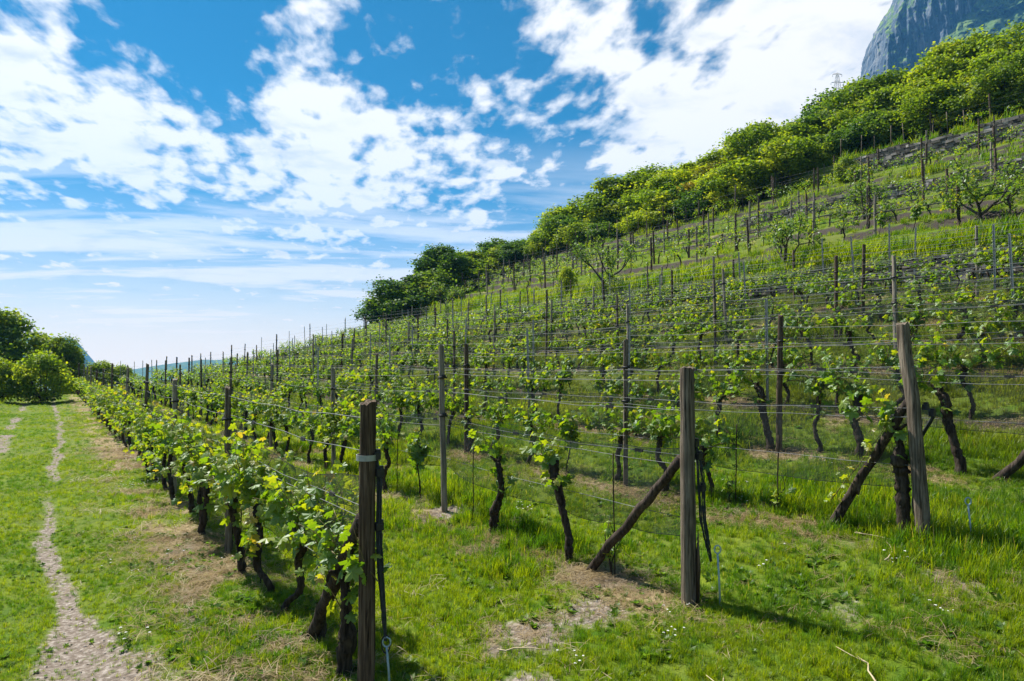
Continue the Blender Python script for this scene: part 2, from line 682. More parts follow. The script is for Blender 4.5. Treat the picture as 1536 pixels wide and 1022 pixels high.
M['leaf'] = leaf_mat('vine_leaf', [(0, (.050, .125, .010)), (.5, (.115, .215, .012)), (.85, (.235, .29, .016)), (1, (.29, .25, .05))], (2.3, 2.0, .5), .045)
M['fig_leaf'] = leaf_mat('fruit_leaf', [(0, (.045, .10, .014)), (.6, (.10, .18, .024)), (1, (.20, .25, .035))], (1.6, 1.6, .7), .04)
M['tree_leaf'] = leaf_mat('tree_leaf', [(0, (.040, .085, .012)), (.5, (.115, .18, .020)), (1, (.235, .27, .032))], (1.85, 1.8, .6), .02, trans_fac=.46)
M['grass'] = grass_mat('grass_blade', (.062, .150, .006), (.190, .255, .008), (.42, .34, .15), .86, .97, (2.2, 2.0, .5))
M['dry'] = grass_mat('dry_straw', (.36, .27, .14), (.48, .39, .22), (.24, .17, .09), .55, .95, (.9, .85, .6))
M['weed'] = grass_mat('weed_leaf', (.065, .14, .012), (.14, .225, .02), (.25, .30, .06), .8, .98)


def ground_mat():
    m, nt, N, L = mat_new('ground')
    tcn = N.new('ShaderNodeTexCoord')
    P = tcn.outputs['Object']
    fine = noise_n(N, L, 22, 6, .65, vec=P)
    mid = noise_n(N, L, 2.6, 5, .6, vec=P)
    big = noise_n(N, L, .32, 4, .55, vec=P)
    huge = noise_n(N, L, .012, 5, .55, vec=P)

    def att(nm):
        a = N.new('ShaderNodeAttribute')
        a.attribute_name = nm
        return a.outputs['Fac']

    def addn(a, n, k):
        x = N.new('ShaderNodeMath')
        x.operation = 'MULTIPLY_ADD'
        s = N.new('ShaderNodeMath')
        s.operation = 'SUBTRACT'
        L.new(n, s.inputs[0])
        s.inputs[1].default_value = .5
        L.new(s.outputs[0], x.inputs[0])
        x.inputs[1].default_value = k
        L.new(a, x.inputs[2])
        return x.outputs[0]

    green = mixc(N, L, mrange(N, L, mid, .3, .7), (.050, .115, .007, 1), (.145, .195, .010, 1))
    green = mixc(N, L, mrange(N, L, big, .35, .7), green, (.125, .150, .030, 1))
    green = mixc(N, L, mrange(N, L, fine, .45, .75, 0, .6), green, (.035, .062, .012, 1))
    strawc = ramp(N, L, fine, [(.25, (.10, .075, .042)), (.5, (.27, .21, .12)), (.72, (.48, .39, .24))])
    soil = ramp(N, L, fine, [(.25, (.075, .058, .044)), (.5, (.19, .155, .125)), (.75, (.45, .405, .36))])
    c = mixc(N, L, mrange(N, L, addn(addn(att('straw'), mid, .7), fine, .8), .28, .75), green, strawc)
    c = mixc(N, L, mrange(N, L, addn(addn(att('dirt'), mid, .5), fine, .5), .25, .6), c, soil)
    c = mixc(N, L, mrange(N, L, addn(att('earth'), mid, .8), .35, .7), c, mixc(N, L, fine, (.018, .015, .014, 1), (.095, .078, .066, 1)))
    far = mixc(N, L, mrange(N, L, huge, .4, .6), (.05, .085, .03, 1), (.14, .15, .07, 1))
    c = mixc(N, L, att('far'), c, far)
    principled(N, L, c, .95, bump(N, L, fine, .6, .03), .1)
    return m


# ------------------------------------------------------------------ ground sheet
def axis(parts):
    out = []
    for a, b, s in parts:
        out.append(np.arange(a, b, s))
    return np.concatenate(out)


gu = np.concatenate([[-3400, -2600, -1800, -1000, -600, -350, -200, -120, -70, -40, -25, -15, -10, -7], np.arange(-5, 9, .13), np.arange(9, 25.4, .4),
                     [25.62, 25.75], np.arange(26, 39.9, .25), [40.0, 40.18], np.arange(40.5, 47.8, .25), [48.0, 48.2], np.arange(48.7, 60, .8),
                     np.arange(61, 130, 4), [140, 170, 210, 260, 330, 400, 520, 700, 1000, 1500, 2200, 2800, 3400]])
gv = np.concatenate([[-3400, -2000, -900, -400, -200, -90, -40, -20, -10, -5], np.arange(-2, 14, .13), np.arange(14, 30, .3), np.arange(30, 76, .7),
                     np.arange(76, 150, 5), np.arange(150, 420, 20), [440, 520, 640, 820, 1000, 1400, 2000, 2700, 3400]])
U, V = np.meshgrid(gu, gv, indexing='ij')
Z = tz(U, V)
nu, nv = len(gu), len(gv)
i, j = np.meshgrid(np.arange(nu - 1), np.arange(nv - 1), indexing='ij')
i, j = i.ravel(), j.ravel()
F = np.stack([i * nv + j, (i + 1) * nv + j, (i + 1) * nv + j + 1, i * nv + j + 1], 1)
g = MB()
g.add(np.stack([U.ravel(), V.ravel(), Z.ravel()], 1), F)
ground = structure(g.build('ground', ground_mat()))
bank = 0 * U
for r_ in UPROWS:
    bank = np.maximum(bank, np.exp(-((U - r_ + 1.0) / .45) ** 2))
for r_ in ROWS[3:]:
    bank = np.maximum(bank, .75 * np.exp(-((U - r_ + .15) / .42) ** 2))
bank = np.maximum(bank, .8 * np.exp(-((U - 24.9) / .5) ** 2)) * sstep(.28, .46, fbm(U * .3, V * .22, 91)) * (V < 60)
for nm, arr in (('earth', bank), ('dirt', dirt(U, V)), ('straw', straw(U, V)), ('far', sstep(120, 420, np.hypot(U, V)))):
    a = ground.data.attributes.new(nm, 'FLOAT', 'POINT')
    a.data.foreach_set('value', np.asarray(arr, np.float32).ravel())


# ------------------------------------------------------------------ distant mountains
def rock_mat(name, veg):
    m, nt, N, L = mat_new(name)
    tcn = N.new('ShaderNodeTexCoord')
    geo = N.new('ShaderNodeNewGeometry')
    sx = N.new('ShaderNodeSeparateXYZ')
    L.new(geo.outputs['Normal'], sx.inputs[0])
    streak = noise_n(N, L, 1, 7, .65, vec=tcn.outputs['Object'], sc=(.075, .075, .010), dist=.5)
    clump = noise_n(N, L, .055, 6, .65, vec=tcn.outputs['Object'])
    patch = noise_n(N, L, .011, 4, .6, vec=tcn.outputs['Object'])
    rock = ramp(N, L, streak, [(.32, (.022, .034, .055)), (.5, (.065, .088, .115)), (.68, (.22, .22, .22))])  # blue of distant air put into the darker rock tones
    green = ramp(N, L, clump, [(.34, (.025, .055, .016)), (.5, (.075, .135, .035)), (.66, (.17, .22, .06))])
    a = N.new('ShaderNodeMath')
    a.operation = 'ADD'
    L.new(sx.outputs[2], a.inputs[0])
    b = N.new('ShaderNodeMath')
    b.operation = 'MULTIPLY_ADD'
    L.new(patch, b.inputs[0])
    b.inputs[1].default_value = 1.5
    b.inputs[2].default_value = -.75 + veg
    L.new(b.outputs[0], a.inputs[1])
    at_ = N.new('ShaderNodeAttribute')
    at_.attribute_name = 'tint'
    a3 = N.new('ShaderNodeMath')
    a3.operation = 'MULTIPLY_ADD'
    L.new(at_.outputs['Fac'], a3.inputs[0])
    a3.inputs[1].default_value = .85
    L.new(a.outputs[0], a3.inputs[2])
    a = a3
    a2 = N.new('ShaderNodeMath')
    a2.operation = 'MULTIPLY_ADD'
    L.new(clump, a2.inputs[0])
    a2.inputs[1].default_value = .8
    L.new(a.outputs[0], a2.inputs[2])
    c = mixc(N, L, mrange(N, L, a2.outputs[0], .72, .92), rock, green)
    principled(N, L, c, .95, bump(N, L, clump, .8, 6.0), .1)
    return m


def build_mountain():
    """tall limestone cliff far behind the hill: a curved curtain of rock leaning back, its foot spreading into wooded slopes"""
    ns, nt_ = 440, 280
    el_ = np.linspace(.30, .625, nt_)                                   # rise over distance
    q = np.concatenate([np.linspace(-1, 0, 40)[:-1], np.linspace(0, 1, ns - 39) ** 1.25])
    Q, E = np.meshgrid(q, el_, indexing='ij')
    kl = np.interp(E, [.30, .413, .45, .49, .532, .58, .625], [.470, .513, .522, .536, .563, .585, .60])
    kb = np.interp(E, [.30, .42, .48, .532, .625], [.56, .60, .645, .695, .78])      # where the wooded slope meets the rock
    back_ = np.minimum(Q, 0)
    K = kl + np.maximum(Q, 0) * .42 - back_ * .03
    right = sstep(-.012, .02, K - kb)
    D_cliff = 930 + 170 * np.exp(-np.maximum(Q, 0) / .05) - back_ * 700 + (E - .42) * 120
    D_slope = (850 - 420 * np.maximum(K - kb, 0)) * (1 + (E - .42) * 1.05)
    Dd = D_cliff * (1 - right) + np.minimum(D_slope, D_cliff) * right
    H_ = E * Dd
    SL = K * 950
    Dd = Dd + (1 - right) * ((fbm(SL * .035, H_ * .006, 61, 5) - .5) * 95 + (fbm(SL * .13, H_ * .018, 63, 4) - .5) * 34)
    Dd = Dd + (fbm(SL * .10, H_ * .10, 65, 4) - .5) * (12 + 26 * right) + (fbm(SL * .03, H_ * .03, 69, 3) - .5) * 60 * right
    K = K + (fbm(H_ * .030, H_ * 0 + 3.3, 71, 5) - .5) * .020 * np.exp(-np.maximum(Q, 0) / .06)
    X, h = K * Dd, E * Dd
    W = np.stack([CA * X + SA * Dd, -SA * X + CA * Dd, h + EYE], -1).reshape(-1, 3)
    i, j = np.meshgrid(np.arange(ns - 1), np.arange(nt_ - 1), indexing='ij')
    i, j = i.ravel(), j.ravel()
    F = np.stack([i * nt_ + j, (i + 1) * nt_ + j, (i + 1) * nt_ + j + 1, i * nt_ + j + 1], 1)
    mb = MB()
    mb.add(W, F, 0, right.ravel())
    structure(mb.build('mountain', rock_mat('cliff_rock', -.12)))
    # low far range beyond the valley on the left
    mb = MB()
    for cx_, cd, wd, hh, sd in ((-1700, 2480, 250, 92, 71), (-2080, 2560, 420, 150, 73), (-1050, 2900, 800, 14, 75), (-300, 3000, 900, 26, 77)):
        n = 60
        a = np.linspace(-1, 1, n)
        A, B = np.meshgrid(a, a, indexing='ij')
        r = np.clip(1 - np.hypot(A, B), 0, 1)
        H = -60 + (hh + 60) * sstep(0, .75, r) * (.8 + .4 * fbm(A * 3, B * 3, sd))
        X, Dd = cx_ + A * wd, cd + B * wd * .8
        W = np.stack([CA * X + SA * Dd, -SA * X + CA * Dd, H], -1).reshape(-1, 3)
        i, j = np.meshgrid(np.arange(n - 1), np.arange(n - 1), indexing='ij')
        i, j = i.ravel(), j.ravel()
        mb.add(W, np.stack([i * n + j, (i + 1) * n + j, (i + 1) * n + j + 1, i * n + j + 1], 1))
    structure(mb.build('distant_hills', rock_mat('far_hill', .3)))


build_mountain()

# ------------------------------------------------------------------ leaves
half = [(.0, .02), (.16, -.13), (.40, -.10), (.50, .12), (.34, .24), (.60, .42), (.52, .60), (.25, .56), (.22, .80), (.0, 1.0)]
lv = [(0, .36, .05)]
for k_, (x, y) in enumerate(half):
    lv.append((x, y, -.42 * x * x - .16 * y * y + .03 * ((k_ % 2) * 2 - 1)))
for k_, (x, y) in enumerate(half[-2:0:-1]):
    lv.append((-x, y, -.42 * x * x - .16 * y * y + .03 * ((k_ % 2) * 2 - 1)))
LEAF_V = np.array(lv)
nl = len(lv) - 1
LEAF_F = np.array([[0, 1 + k, 1 + (k + 1) % nl] for k in range(nl)])[:, [0, 2, 1]]
QUAD_V = np.array([[0, 0, 0], [.45, .42, -.07], [0, 1.0, -.10], [-.45, .42, -.07]])
QUAD_F = np.array([[0, 1, 2, 3]])
OVAL_V = np.array([[0, 0, 0], [.26, .25, -.03], [.30, .6, -.06], [0, 1, -.14], [-.30, .6, -.06], [-.26, .25, -.03]])
OVAL_F = np.array([[0, 1, 2, 3, 4, 5]])


# ------------------------------------------------------------------ grape vines
def vine_parts(seed, style, trunk=None, simple=False):
    """returns (trunk MB, canes MB, foliage MB) in local axes, Y along the row"""
    r = np.random.default_rng(seed)
    P = {'bushy': dict(h=.68, rad=.036, arm=.58, shoots=16, len=(.26, .62), leaf=(.065, .125), dens=.041, spread=.30),
         'mid': dict(h=.68, rad=.032, arm=.55, shoots=14, len=(.22, .58), leaf=(.06, .108), dens=.048, spread=.22),
         'old': dict(h=.74, rad=.044, arm=.40, shoots=9, len=(.18, .50), leaf=(.06, .12), dens=.055, spread=.2),
         'young': dict(h=.80, rad=.012, arm=.14, shoots=11, len=(.18, .46), leaf=(.07, .13), dens=.042, spread=.10)}[style]
    tb, cb, fb = MB(), MB(), MB()
    if trunk is None:
        n = 7
        hh = P['h'] * r.uniform(.88, 1.12)
        zz = np.linspace(-.06, hh, n)
        w = .055 if style != 'young' else .025
        xx = np.cumsum(r.normal(0, w * .5, n))
        yy = np.cumsum(r.normal(0, w, n)) + r.normal(0, .10) * np.linspace(0, 1, n)
        xx -= xx[0]
        yy -= yy[0]
        trunk = np.stack([xx, yy, zz], 1)
        rad = P['rad'] * np.array([1.25, 1.05, .95, .9, .92, 1.0, 1.12]) * r.uniform(.8, 1.2)
        rad = rad * (1 + r.normal(0, .08, n))
    else:
        trunk, rad = np.array([t[:3] for t in trunk]), np.array([t[3] for t in trunk])
    # finer trunk with knots
    k = np.linspace(0, len(trunk) - 1, 5 * len(trunk) if not simple else 5)
    TP = np.stack([np.interp(k, np.arange(len(trunk)), trunk[:, c]) for c in range(3)], 1)
    TR = np.interp(k, np.arange(len(trunk)), rad)
    if not simple:
        for _ in range(2):
            TP[1:-1] = (TP[:-2] + TP[1:-1] * 2 + TP[2:]) / 4
        TR = TR * (1 + r.normal(0, .09, len(TR)))
        TP[1:-1] += r.normal(0, .004, (len(TP) - 2, 3))
    tube(tb, TP, TR, 9 if not simple else 5, rough=.07 if not simple else 0, seed=seed)
    head = TP[-1]
    if style in ('bushy', 'mid', 'old') and not simple:      # spur stubs on the head
        for _ in range(2 if style != 'old' else 3):
            d = unit(np.array([r.normal(0, .5), r.normal(0, 1), r.uniform(.2, 1)]))
            tube(tb, [head - d * .02, head + d * .05, head + d * r.uniform(.08, .14)], [TR[-1] * .8, TR[-1] * .6, TR[-1] * .35], 7, rough=.08, seed=seed + 5)
    base_pts = []
    dirs = (1, -1) if style != 'old' else ((1,) if r.random() < .5 else (-1, 1))
    for sgn in dirs:
        L_ = P['arm'] * r.uniform(.75, 1.15)
        q = np.linspace(0, 1, 6)
        arc = np.stack([head[0] + r.normal(0, .02, 6) * q, head[1] + sgn * L_ * q, head[2] + .16 * np.sin(q * 2.2) * (1 if style != 'young' else .4) - .05 * q], 1)
        tube(cb if style != 'young' else tb, arc, np.linspace(.010, .005, 6), 5)
        base_pts.append(arc)
    nodes, ndir, nage = [], [], []
    for sI in range(P['shoots']):
        arc = base_pts[sI % len(base_pts)]
        q = r.uniform(.02, 1) * (len(arc) - 1)
        st = np.array([np.interp(q, np.arange(len(arc)), arc[:, c]) for c in range(3)])
        if style == 'young' or r.random() < .18:
            st = TP[int(len(TP) * r.uniform(.55, .99))].copy()
        Ls = r.uniform(*P['len'])
        side = r.choice([-1, 1])
        d = np.array([side * r.uniform(0, P['spread'] * 2.4), r.normal(0, .35), r.uniform(.55, 1.0)])
        if style == 'bushy' and r.random() < .25:
            d[2] = r.uniform(-.5, .2)
        d = unit(d)
        m = max(4, int(Ls / .07))
        pts = [st]
        for a in range(m):
            d = unit(d + r.normal(0, .13, 3) + np.array([0, 0, -.06 if a > m * .5 else .05]))
            pts.append(pts[-1] + d * Ls / m)
        pts = np.array(pts)
        if not simple:
            tube(cb, pts, np.linspace(.0048, .002, len(pts)), 4)
        nn = max(3, int(Ls / P['dens']))
        for a in range(nn):
            q = (a + r.uniform(.2, .8)) / nn
            qq = q * (len(pts) - 1)
            p = np.array([np.interp(qq, np.arange(len(pts)), pts[:, c]) for c in range(3)])
            nodes.append(p)
            ang = r.uniform(0, 2 * np.pi)
            ndir.append([math.cos(ang), math.sin(ang), r.uniform(-.25, .45)])
            nage.append(q)
    nodes, ndir, nage = np.array(nodes), unit(np.array(ndir)), np.array(nage)
    if style == 'bushy':
        nodes[:, 2] = np.where(nodes[:, 2] < .35, .35 + r.uniform(0, .5, len(nodes)), nodes[:, 2])
    n = len(nodes)
    pet = r.uniform(.03, .085, n)
    pos = nodes + ndir * pet[:, None]
    nrm = unit(np.stack([r.normal(0, .55, n), r.normal(.15, .55, n), r.uniform(.25, 1.0, n)], 1) + ndir * .25)
    tdir = ndir + np.stack([r.normal(0, .3, n), r.normal(0, .3, n), r.uniform(-.9, .1, n)], 1)
    size = r.uniform(*P['leaf'], n) * (1.05 - .55 * nage ** 2)
    tint = np.clip(r.normal(.52 if style == 'bushy' else .38, .18, n) + .32 * nage ** 3, 0, 1)
    if simple:
        keep = r.random(n) < .85
        scatter(fb, QUAD_V, QUAD_F, pos[keep], frames(nrm[keep], tdir[keep]), size[keep] * 1.25, 0, tint[keep])
    else:
        scatter(fb, LEAF_V, LEAF_F, pos, frames(nrm, tdir), size * 1.12, 0, tint)
        sel = r.random(n) < .7
        for p, e in zip(nodes[sel], pos[sel]):
            v = np.array([p + [0, 0, .0015], p - [0, 0, .0015], e - [0, 0, .001], e + [0, 0, .001]])
            cb.add(v, np.array([[0, 1, 2, 3]]))
    return tb, cb, fb


def vine_proto(seed, style, trunk=None):
    tb, cb, fb = vine_parts(seed, style, trunk)
    root = empty('grapevine', (0, 0, 0))
    tb.build('trunk', M['bark'], root)
    cb.build('shoots', M['cane'], root, smooth=True)
    fb.build('foliage', M['leaf'], root, smooth=False)
    return root


BESPOKE = {
    'forked': (401, 'old', [(0, 0, -.08, .047), (0, -.015, .1, .043), (.01, .0, .25, .038), (0, .06, .45, .040), (.0, .14, .65, .043), (0, .21, .82, .052), (0, .24, .92, .062)]),
    'knotty': (402, 'old', [(0, 0, -.06, .055), (0, .01, .12, .052), (.01, -.01, .26, .06), (.02, -.08, .38, .040), (.01, -.16, .52, .036), (0, -.15, .68, .034), (0, -.10, .84, .036)]),
    'stout': (403, 'old', [(0, 0, -.06, .066), (0, .0, .2, .062), (.0, .01, .45, .058), (.01, .02, .60, .064), (0, .04, .72, .07), (0, .03, .86, .035), (0, .05, 1.0, .03)]),
    'bent': (404, 'old', [(0, 0, -.06, .065), (0, .02, .12, .055), (0, .08, .35, .05), (0, .13, .55, .052), (0, .17, .72, .060), (0, .16, .86, .062), (0, .24, .95, .05)]),
    'charred': (405, 'mid', [(0, 0, -.06, .06), (0, .01, .12, .058), (.02, -.01, .25, .062), (.0, -.02, .4, .04), (0, 0, .55, .035), (0, .03, .7, .035)]),
}
VISEND = {}


def vend(u):
    return float(np.interp(u, [0, 20.4, 22.7, 24.7, 28.7, 31, 36, 38.2, 41.6, 44, 46.3, 50], [57, 57, 53, 49.5, 52, 55, 57, 56, 42, 33, 30, 24]))


vines = []        # (distance, u, v, style, row index)
near_lists = {
    0: [(4.72, 'charred'), (5.35, 'bushy'), (6.15, 'bushy'), (6.8, 'bushy'), (7.6, 'bushy'), (8.5, 'bushy'), (9.5, 'bushy'), (10.3, 'bushy'), (11.0, 'bushy'), (12.0, 'bushy'),
        (13.2, 'bushy'), (14.4, 'bushy')],
    1: [(5.45, 'forked'), (6.85, 'knotty'), (8.84, 'young'), (9.9, 'mid'), (10.8, 'mid')],
    2: [(3.22, 'stout'), (5.5, 'mid'), (6.2, 'mid'), (7.12, 'mid'), (8.2, 'young'), (9.1, 'mid'), (10.1, 'mid'), (11.1, 'old')],
    3: [(2.6, 'old'), (3.69, 'bent'), (4.89, 'old'), (5.56, 'mid'), (6.25, 'bent'), (7.2, 'mid')],
}
vr = np.random.default_rng(99)
for ri, u in enumerate(ROWS + UPROWS):
    up = ri >= len(ROWS)
    lst = near_lists.get(ri, [])
    v = lst[-1][0] + 1.0 if lst else max(2.2, .343 * u - 2.6) + vr.uniform(0, .6)
    L0 = list(lst)
    while v < vend(u):
        st = 'bushy' if ri == 0 else vr.choice(['mid', 'mid', 'mid', 'bushy', 'old', 'young'], p=[.25, .25, .15, .2, .1, .05])
        L0.append((v, st))
        v += vr.uniform(.85, 1.15) * (1.0 if ri < 10 else {10: 3.2, 11: 1.5, 18: 2.6}.get(ri, 1.35))
    for v, st in L0:
        vines.append([depth(u, v), u, v, st, ri])
order = sorted(vines, key=lambda a: a[0] if proj(a[1], a[2], 1)[0] < 1600 else a[0] + 25)
solo = set(id(a) for a in order[:296])
PROTO = {'bushy': [vine_proto(11 + k, 'bushy') for k in range(5)], 'mid': [vine_proto(31 + k, 'mid') for k in range(6)],
         'old': [vine_proto(51 + k, 'old') for k in range(4)], 'young': [vine_proto(71 + k, 'young') for k in range(3)]}
used = {}


def row_words(ri):
    if ri == 0:
        return "front row beside the grassy track"
    if ri < len(ROWS):
        return ordinal(ri + 1) + " row up from the grassy track"
    return ordinal(ri - len(ROWS) + 1) + " row above the lowest stone wall"


STYLE_WORDS = {'bushy': 'bushy bright-leaved', 'mid': 'leafy', 'old': 'thick-trunked', 'young': 'slender young', 'forked': 'leaning, thick-headed', 'knotty': 'knotty, crooked',
               'stout': 'dark stout', 'bent': 'dark bent', 'charred': 'dark gnarled'}
rest = []
count = {}
for a in vines:
    d, u, v, st, ri = a
    z = float(tz(u, v))
    if id(a) not in solo:
        rest.append(a)
        continue
    if st in BESPOKE:
        key = (st, 0)
        if st not in PROTO:
            PROTO[st] = [vine_proto(*BESPOKE[st])]
        proto = PROTO[st][0]
        rz, sc = 0.0, 1.0
    else:
        kk = vr.integers(len(PROTO[st]))
        key = (st, int(kk))
        proto = PROTO[st][kk]
        rz = vr.choice([0, math.pi]) + vr.normal(0, .12)
        sc = vr.uniform(.9, 1.12)
    if used.get(key):
        o = copy_tree(proto)
    else:
        o = proto
        used[key] = True
    o.location = (u + (vr.normal(0, .05) if st not in BESPOKE else 0), v, z)
    o.rotation_euler = (0, 0, rz)
    o.scale = (sc, sc, sc * (vr.uniform(.92, 1.1) if st not in BESPOKE else 1))
    inside = proj(u, v, z + .6)[0] < 1545
    c = count[(ri, inside)] = count.get((ri, inside), 0) + 1
    if not inside:
        lab = f"{STYLE_WORDS[st]} vine beyond the photo's right edge, {row_words(ri)}"
    elif ri < 3:
        lab = f"{STYLE_WORDS[st]} vine, {ordinal(c)} from the end post, {row_words(ri)}"
    else:
        lab = f"{STYLE_WORDS[st]} vine, {ordinal(c)} from the right edge, {row_words(ri)}"
    tag(o, lab, 'grapevine', 'grapevines trained along the vineyard rows')
for st, ps in PROTO.items():            # a prototype nobody used leaves the scene
    for k, p in enumerate(ps):
        if not used.get((st, k)):
            for ch in [c for c in bpy.data.objects if c.parent == p]:
                bpy.data.objects.remove(ch)
            bpy.data.objects.remove(p)
# the vines too far to single out: one mass
simp = []
for k in range(8):
    simp.append(vine_parts(200 + k, ['mid', 'bushy', 'mid', 'old', 'bushy', 'mid', 'old', 'mid'][k], simple=True))
mb = MB()
for d, u, v, st, ri in rest:
    tb, cb, fb = simp[vr.integers(len(simp))]
    s, fl = vr.uniform(.9, 1.15) * (.92 if ri >= len(ROWS) else 1.0), vr.choice([-1, 1])
    org = np.array([u, v, float(tz(u, v))])
    for src, mi in ((tb, 0), (fb, 1)):
        Vv = np.concatenate(src.v) * s * np.array([fl, fl, 1]) + org
        off = 0
        fs = [f for f in src.f]
        mb.add(Vv, fs, mi, np.concatenate(src.t))
if rest:
    structure(mb.build('distant_vines', [M['bark'], M['leaf']], smooth=False), 'stuff')


# ------------------------------------------------------------------ posts, braces, wires, nets
def post_mb(h, r0, r1, seed, bend=None, sides=14, sink=.15, taper_top=False):
    rr = np.random.default_rng(seed)
    n = 22
    zz = np.linspace(-sink, h, n)
    cx_, cy_ = np.zeros(n), np.zeros(n)
    if bend is not None:
        cx_ = np.interp(zz, [b[0] for b in bend], [b[1] for b in bend])
        cy_ = np.interp(zz, [b[0] for b in bend], [b[2] for b in bend])
        for _ in range(3):
            cx_[1:-1] = (cx_[:-2] + 2 * cx_[1:-1] + cx_[2:]) / 4
            cy_[1:-1] = (cy_[:-2] + 2 * cy_[1:-1] + cy_[2:]) / 4
    else:
        cx_ += np.cumsum(rr.normal(0, .0016, n))
        cy_ += np.cumsum(rr.normal(0, .0016, n))
    th = np.linspace(0, 2 * np.pi, sides, endpoint=False)
    flute = 1 + .055 * np.sin(th * 3 + rr.uniform(0, 6)) + rr.normal(0, .028, sides)
    flute[rr.integers(sides)] *= .80          # a drying crack
    flute[rr.integers(sides)] *= .88
    R = np.linspace(r0, r1, n)[:, None] * flute[None] * (1 + rr.normal(0, .012, (n, sides)))
    V = np.stack([cx_[:, None] + R * np.cos(th), cy_[:, None] + R * np.sin(th), zz[:, None] + 0 * R], -1)
    V[-1, :, 2] += rr.normal(0, .010, sides) + .012 * np.cos(th)
    ck = rr.integers(sides)
    for q_ in range(n):
        if zz[q_] > h * .45:
            V[q_, ck, :2] -= (V[q_, ck, :2] - [cx_[q_], cy_[q_]]) * .30 * (zz[q_] - h * .45) / (h * .55)
    mb = MB()
    i, j = np.meshgrid(np.arange(n - 1), np.arange(sides), indexing='ij')
    i, j = i.ravel(), j.ravel()
    F = np.stack([i * sides + j, i * sides + (j + 1) % sides, (i + 1) * sides + (j + 1) % sides, (i + 1) * sides + j], 1)
    mb.add(V.reshape(-1, 3), [F])
    top = V[-1]
    c = top.mean(0) + [0, 0, .004]
    mb.add(np.vstack([top, c]), np.array([[k, (k + 1) % sides, sides] for k in range(sides)]))
    return mb


def ring(mb, r, z, hgt, thick, sides=16, mat=0):
    th = np.linspace(0, 2 * np.pi, sides, endpoint=False)
    c, s = np.cos(th), np.sin(th)
    V = np.concatenate([np.stack([rr * c, rr * s, 0 * c + zz], 1) for rr, zz in ((r, z), (r + thick, z), (r + thick, z + hgt), (r, z + hgt))])
    F = []
    for a in range(4):
        b = (a + 1) % 4
        for k in range(sides):
            F.append([a * sides + k, a * sides + (k + 1) % sides, b * sides + (k + 1) % sides, b * sides + k])
    mb.add(V, np.array(F), mat)


WIRE_Z = [.70, 1.14, 1.22, 1.60, 1.84]
# wooden posts and metal stakes that stand inside the rows
WOODP = []
for k in range(5):
    e = empty('wooden_post', (0, 0, 0))
    post_mb(2.0, .036 + .006 * (k % 3), .032 + .005 * (k % 3), 300 + k).build('shaft', [M['wood_grey'], M['wood_pale'], M['wood_dark']][k % 3], e)
    for zc in (1.16, 1.62):
        m = MB()
        box(m, (.0, 0, zc), (.10, .085, .028))
        box(m, (.045, 0, zc + .02), (.018, .05, .03))
        m.build('wire_clip', M['plastic'], e)
    WOODP.append(e)
METP = []
for k in range(2):
    e = empty('metal_post', (0, 0, 0))
    m = MB()
    w, dp, t = .044, .030, .004
    prof = [(-w / 2, dp / 2), (-w / 2, -dp / 2), (w / 2, -dp / 2), (w / 2, dp / 2), (w / 2 - t, dp / 2), (w / 2 - t, -dp / 2 + t), (-w / 2 + t, -dp / 2 + t), (-w / 2 + t, dp / 2)]
    zz = np.linspace(-.2, 2.05, 16)
    Vp = np.array([[x, y, z] for z in zz for x, y in prof])
    n8 = 8
    Fp = [[a * n8 + b, a * n8 + (b + 1) % n8, (a + 1) * n8 + (b + 1) % n8, (a + 1) * n8 + b] for a in range(15) for b in range(n8)]
    m.add(Vp, [np.array(Fp), np.array([[15 * 8 + q for q in range(8)]])])
    m.build('shaft', M['metal'], e, smooth=False)
    m = MB()
    for zc in np.arange(.6, 2.0, .12):
        box(m, (w / 2 + .004, 0, zc), (.010, .014, .022))
    m.build('wire_hooks', M['metal'], e, smooth=False)
    METP.append(e)
pused = {}
prr = np.random.default_rng(5)
ROWPOSTS = {}
post_lists = {0: [8.5, 12.6, 17.1, 21.6, 26.2, 30.8, 35.5, 40, 44.5, 49, 53.5, 57.2], 1: [8.05, 12.3, 16.6, 21, 25.4, 29.8, 34.2, 38.6, 43, 47.5, 52, 57],
              2: [6.9, 11.2, 15.5, 19.8, 24.2, 28.6, 33, 37.5, 42, 46.5, 51, 56]}
ENDV = {0: 4.35, 1: 3.88, 2: 3.08, 3: 2.2}
for ri, u in enumerate(ROWS + UPROWS):
    up = ri >= len(ROWS)
    if ri in post_lists:
        L0 = post_lists[ri]
    else:
        if ri == 3:
            v = at(1166, u)
        else:
            v = max(2.6, .343 * u - 1.5) + prr.uniform(0, 3.0)
        L0 = []
        while v < vend(u):
            L0.append(v)
            v += prr.uniform(3.1, 4.3) * (1 if not up else .9)
    ROWPOSTS[ri] = L0
    c = 0
    for v in L0:
        metal = (not up) and ri >= 1 and prr.random() < .38
        kk = int(prr.integers(2 if metal else 5))
        if up and prr.random() < .6:
            kk = [2, 2][0] if not metal else kk
        proto = (METP if metal else WOODP)[kk]
        key = (metal, kk)
        o = copy_tree(proto) if pused.get(key) else proto
        pused[key] = True
        o.location = (u, v, float(tz(u, v)))
        o.rotation_euler = (prr.normal(0, .018), prr.normal(0, .018), prr.uniform(0, 6.28) if not metal else math.pi / 2)
        hs_ = prr.uniform(.96, 1.10) if not up else prr.uniform(.85, 1.1)
        wd = 1.0 if not up else 1.35
        o.scale = (wd, wd, hs_)
        if ri == 1 and v == 8.05:
            o.scale = (1, 1, 1.10)
        c += 1
        kind = 'pale metal' if metal else ['grey wooden', 'pale wooden', 'dark wooden'][kk % 3]
        frm = 'the near end post' if ri < 3 else 'the right edge'
        tag(o, f"{kind} post, {ordinal(c)} from {frm}, {row_words(ri)}", 'post', 'slim posts standing along the vine rows')
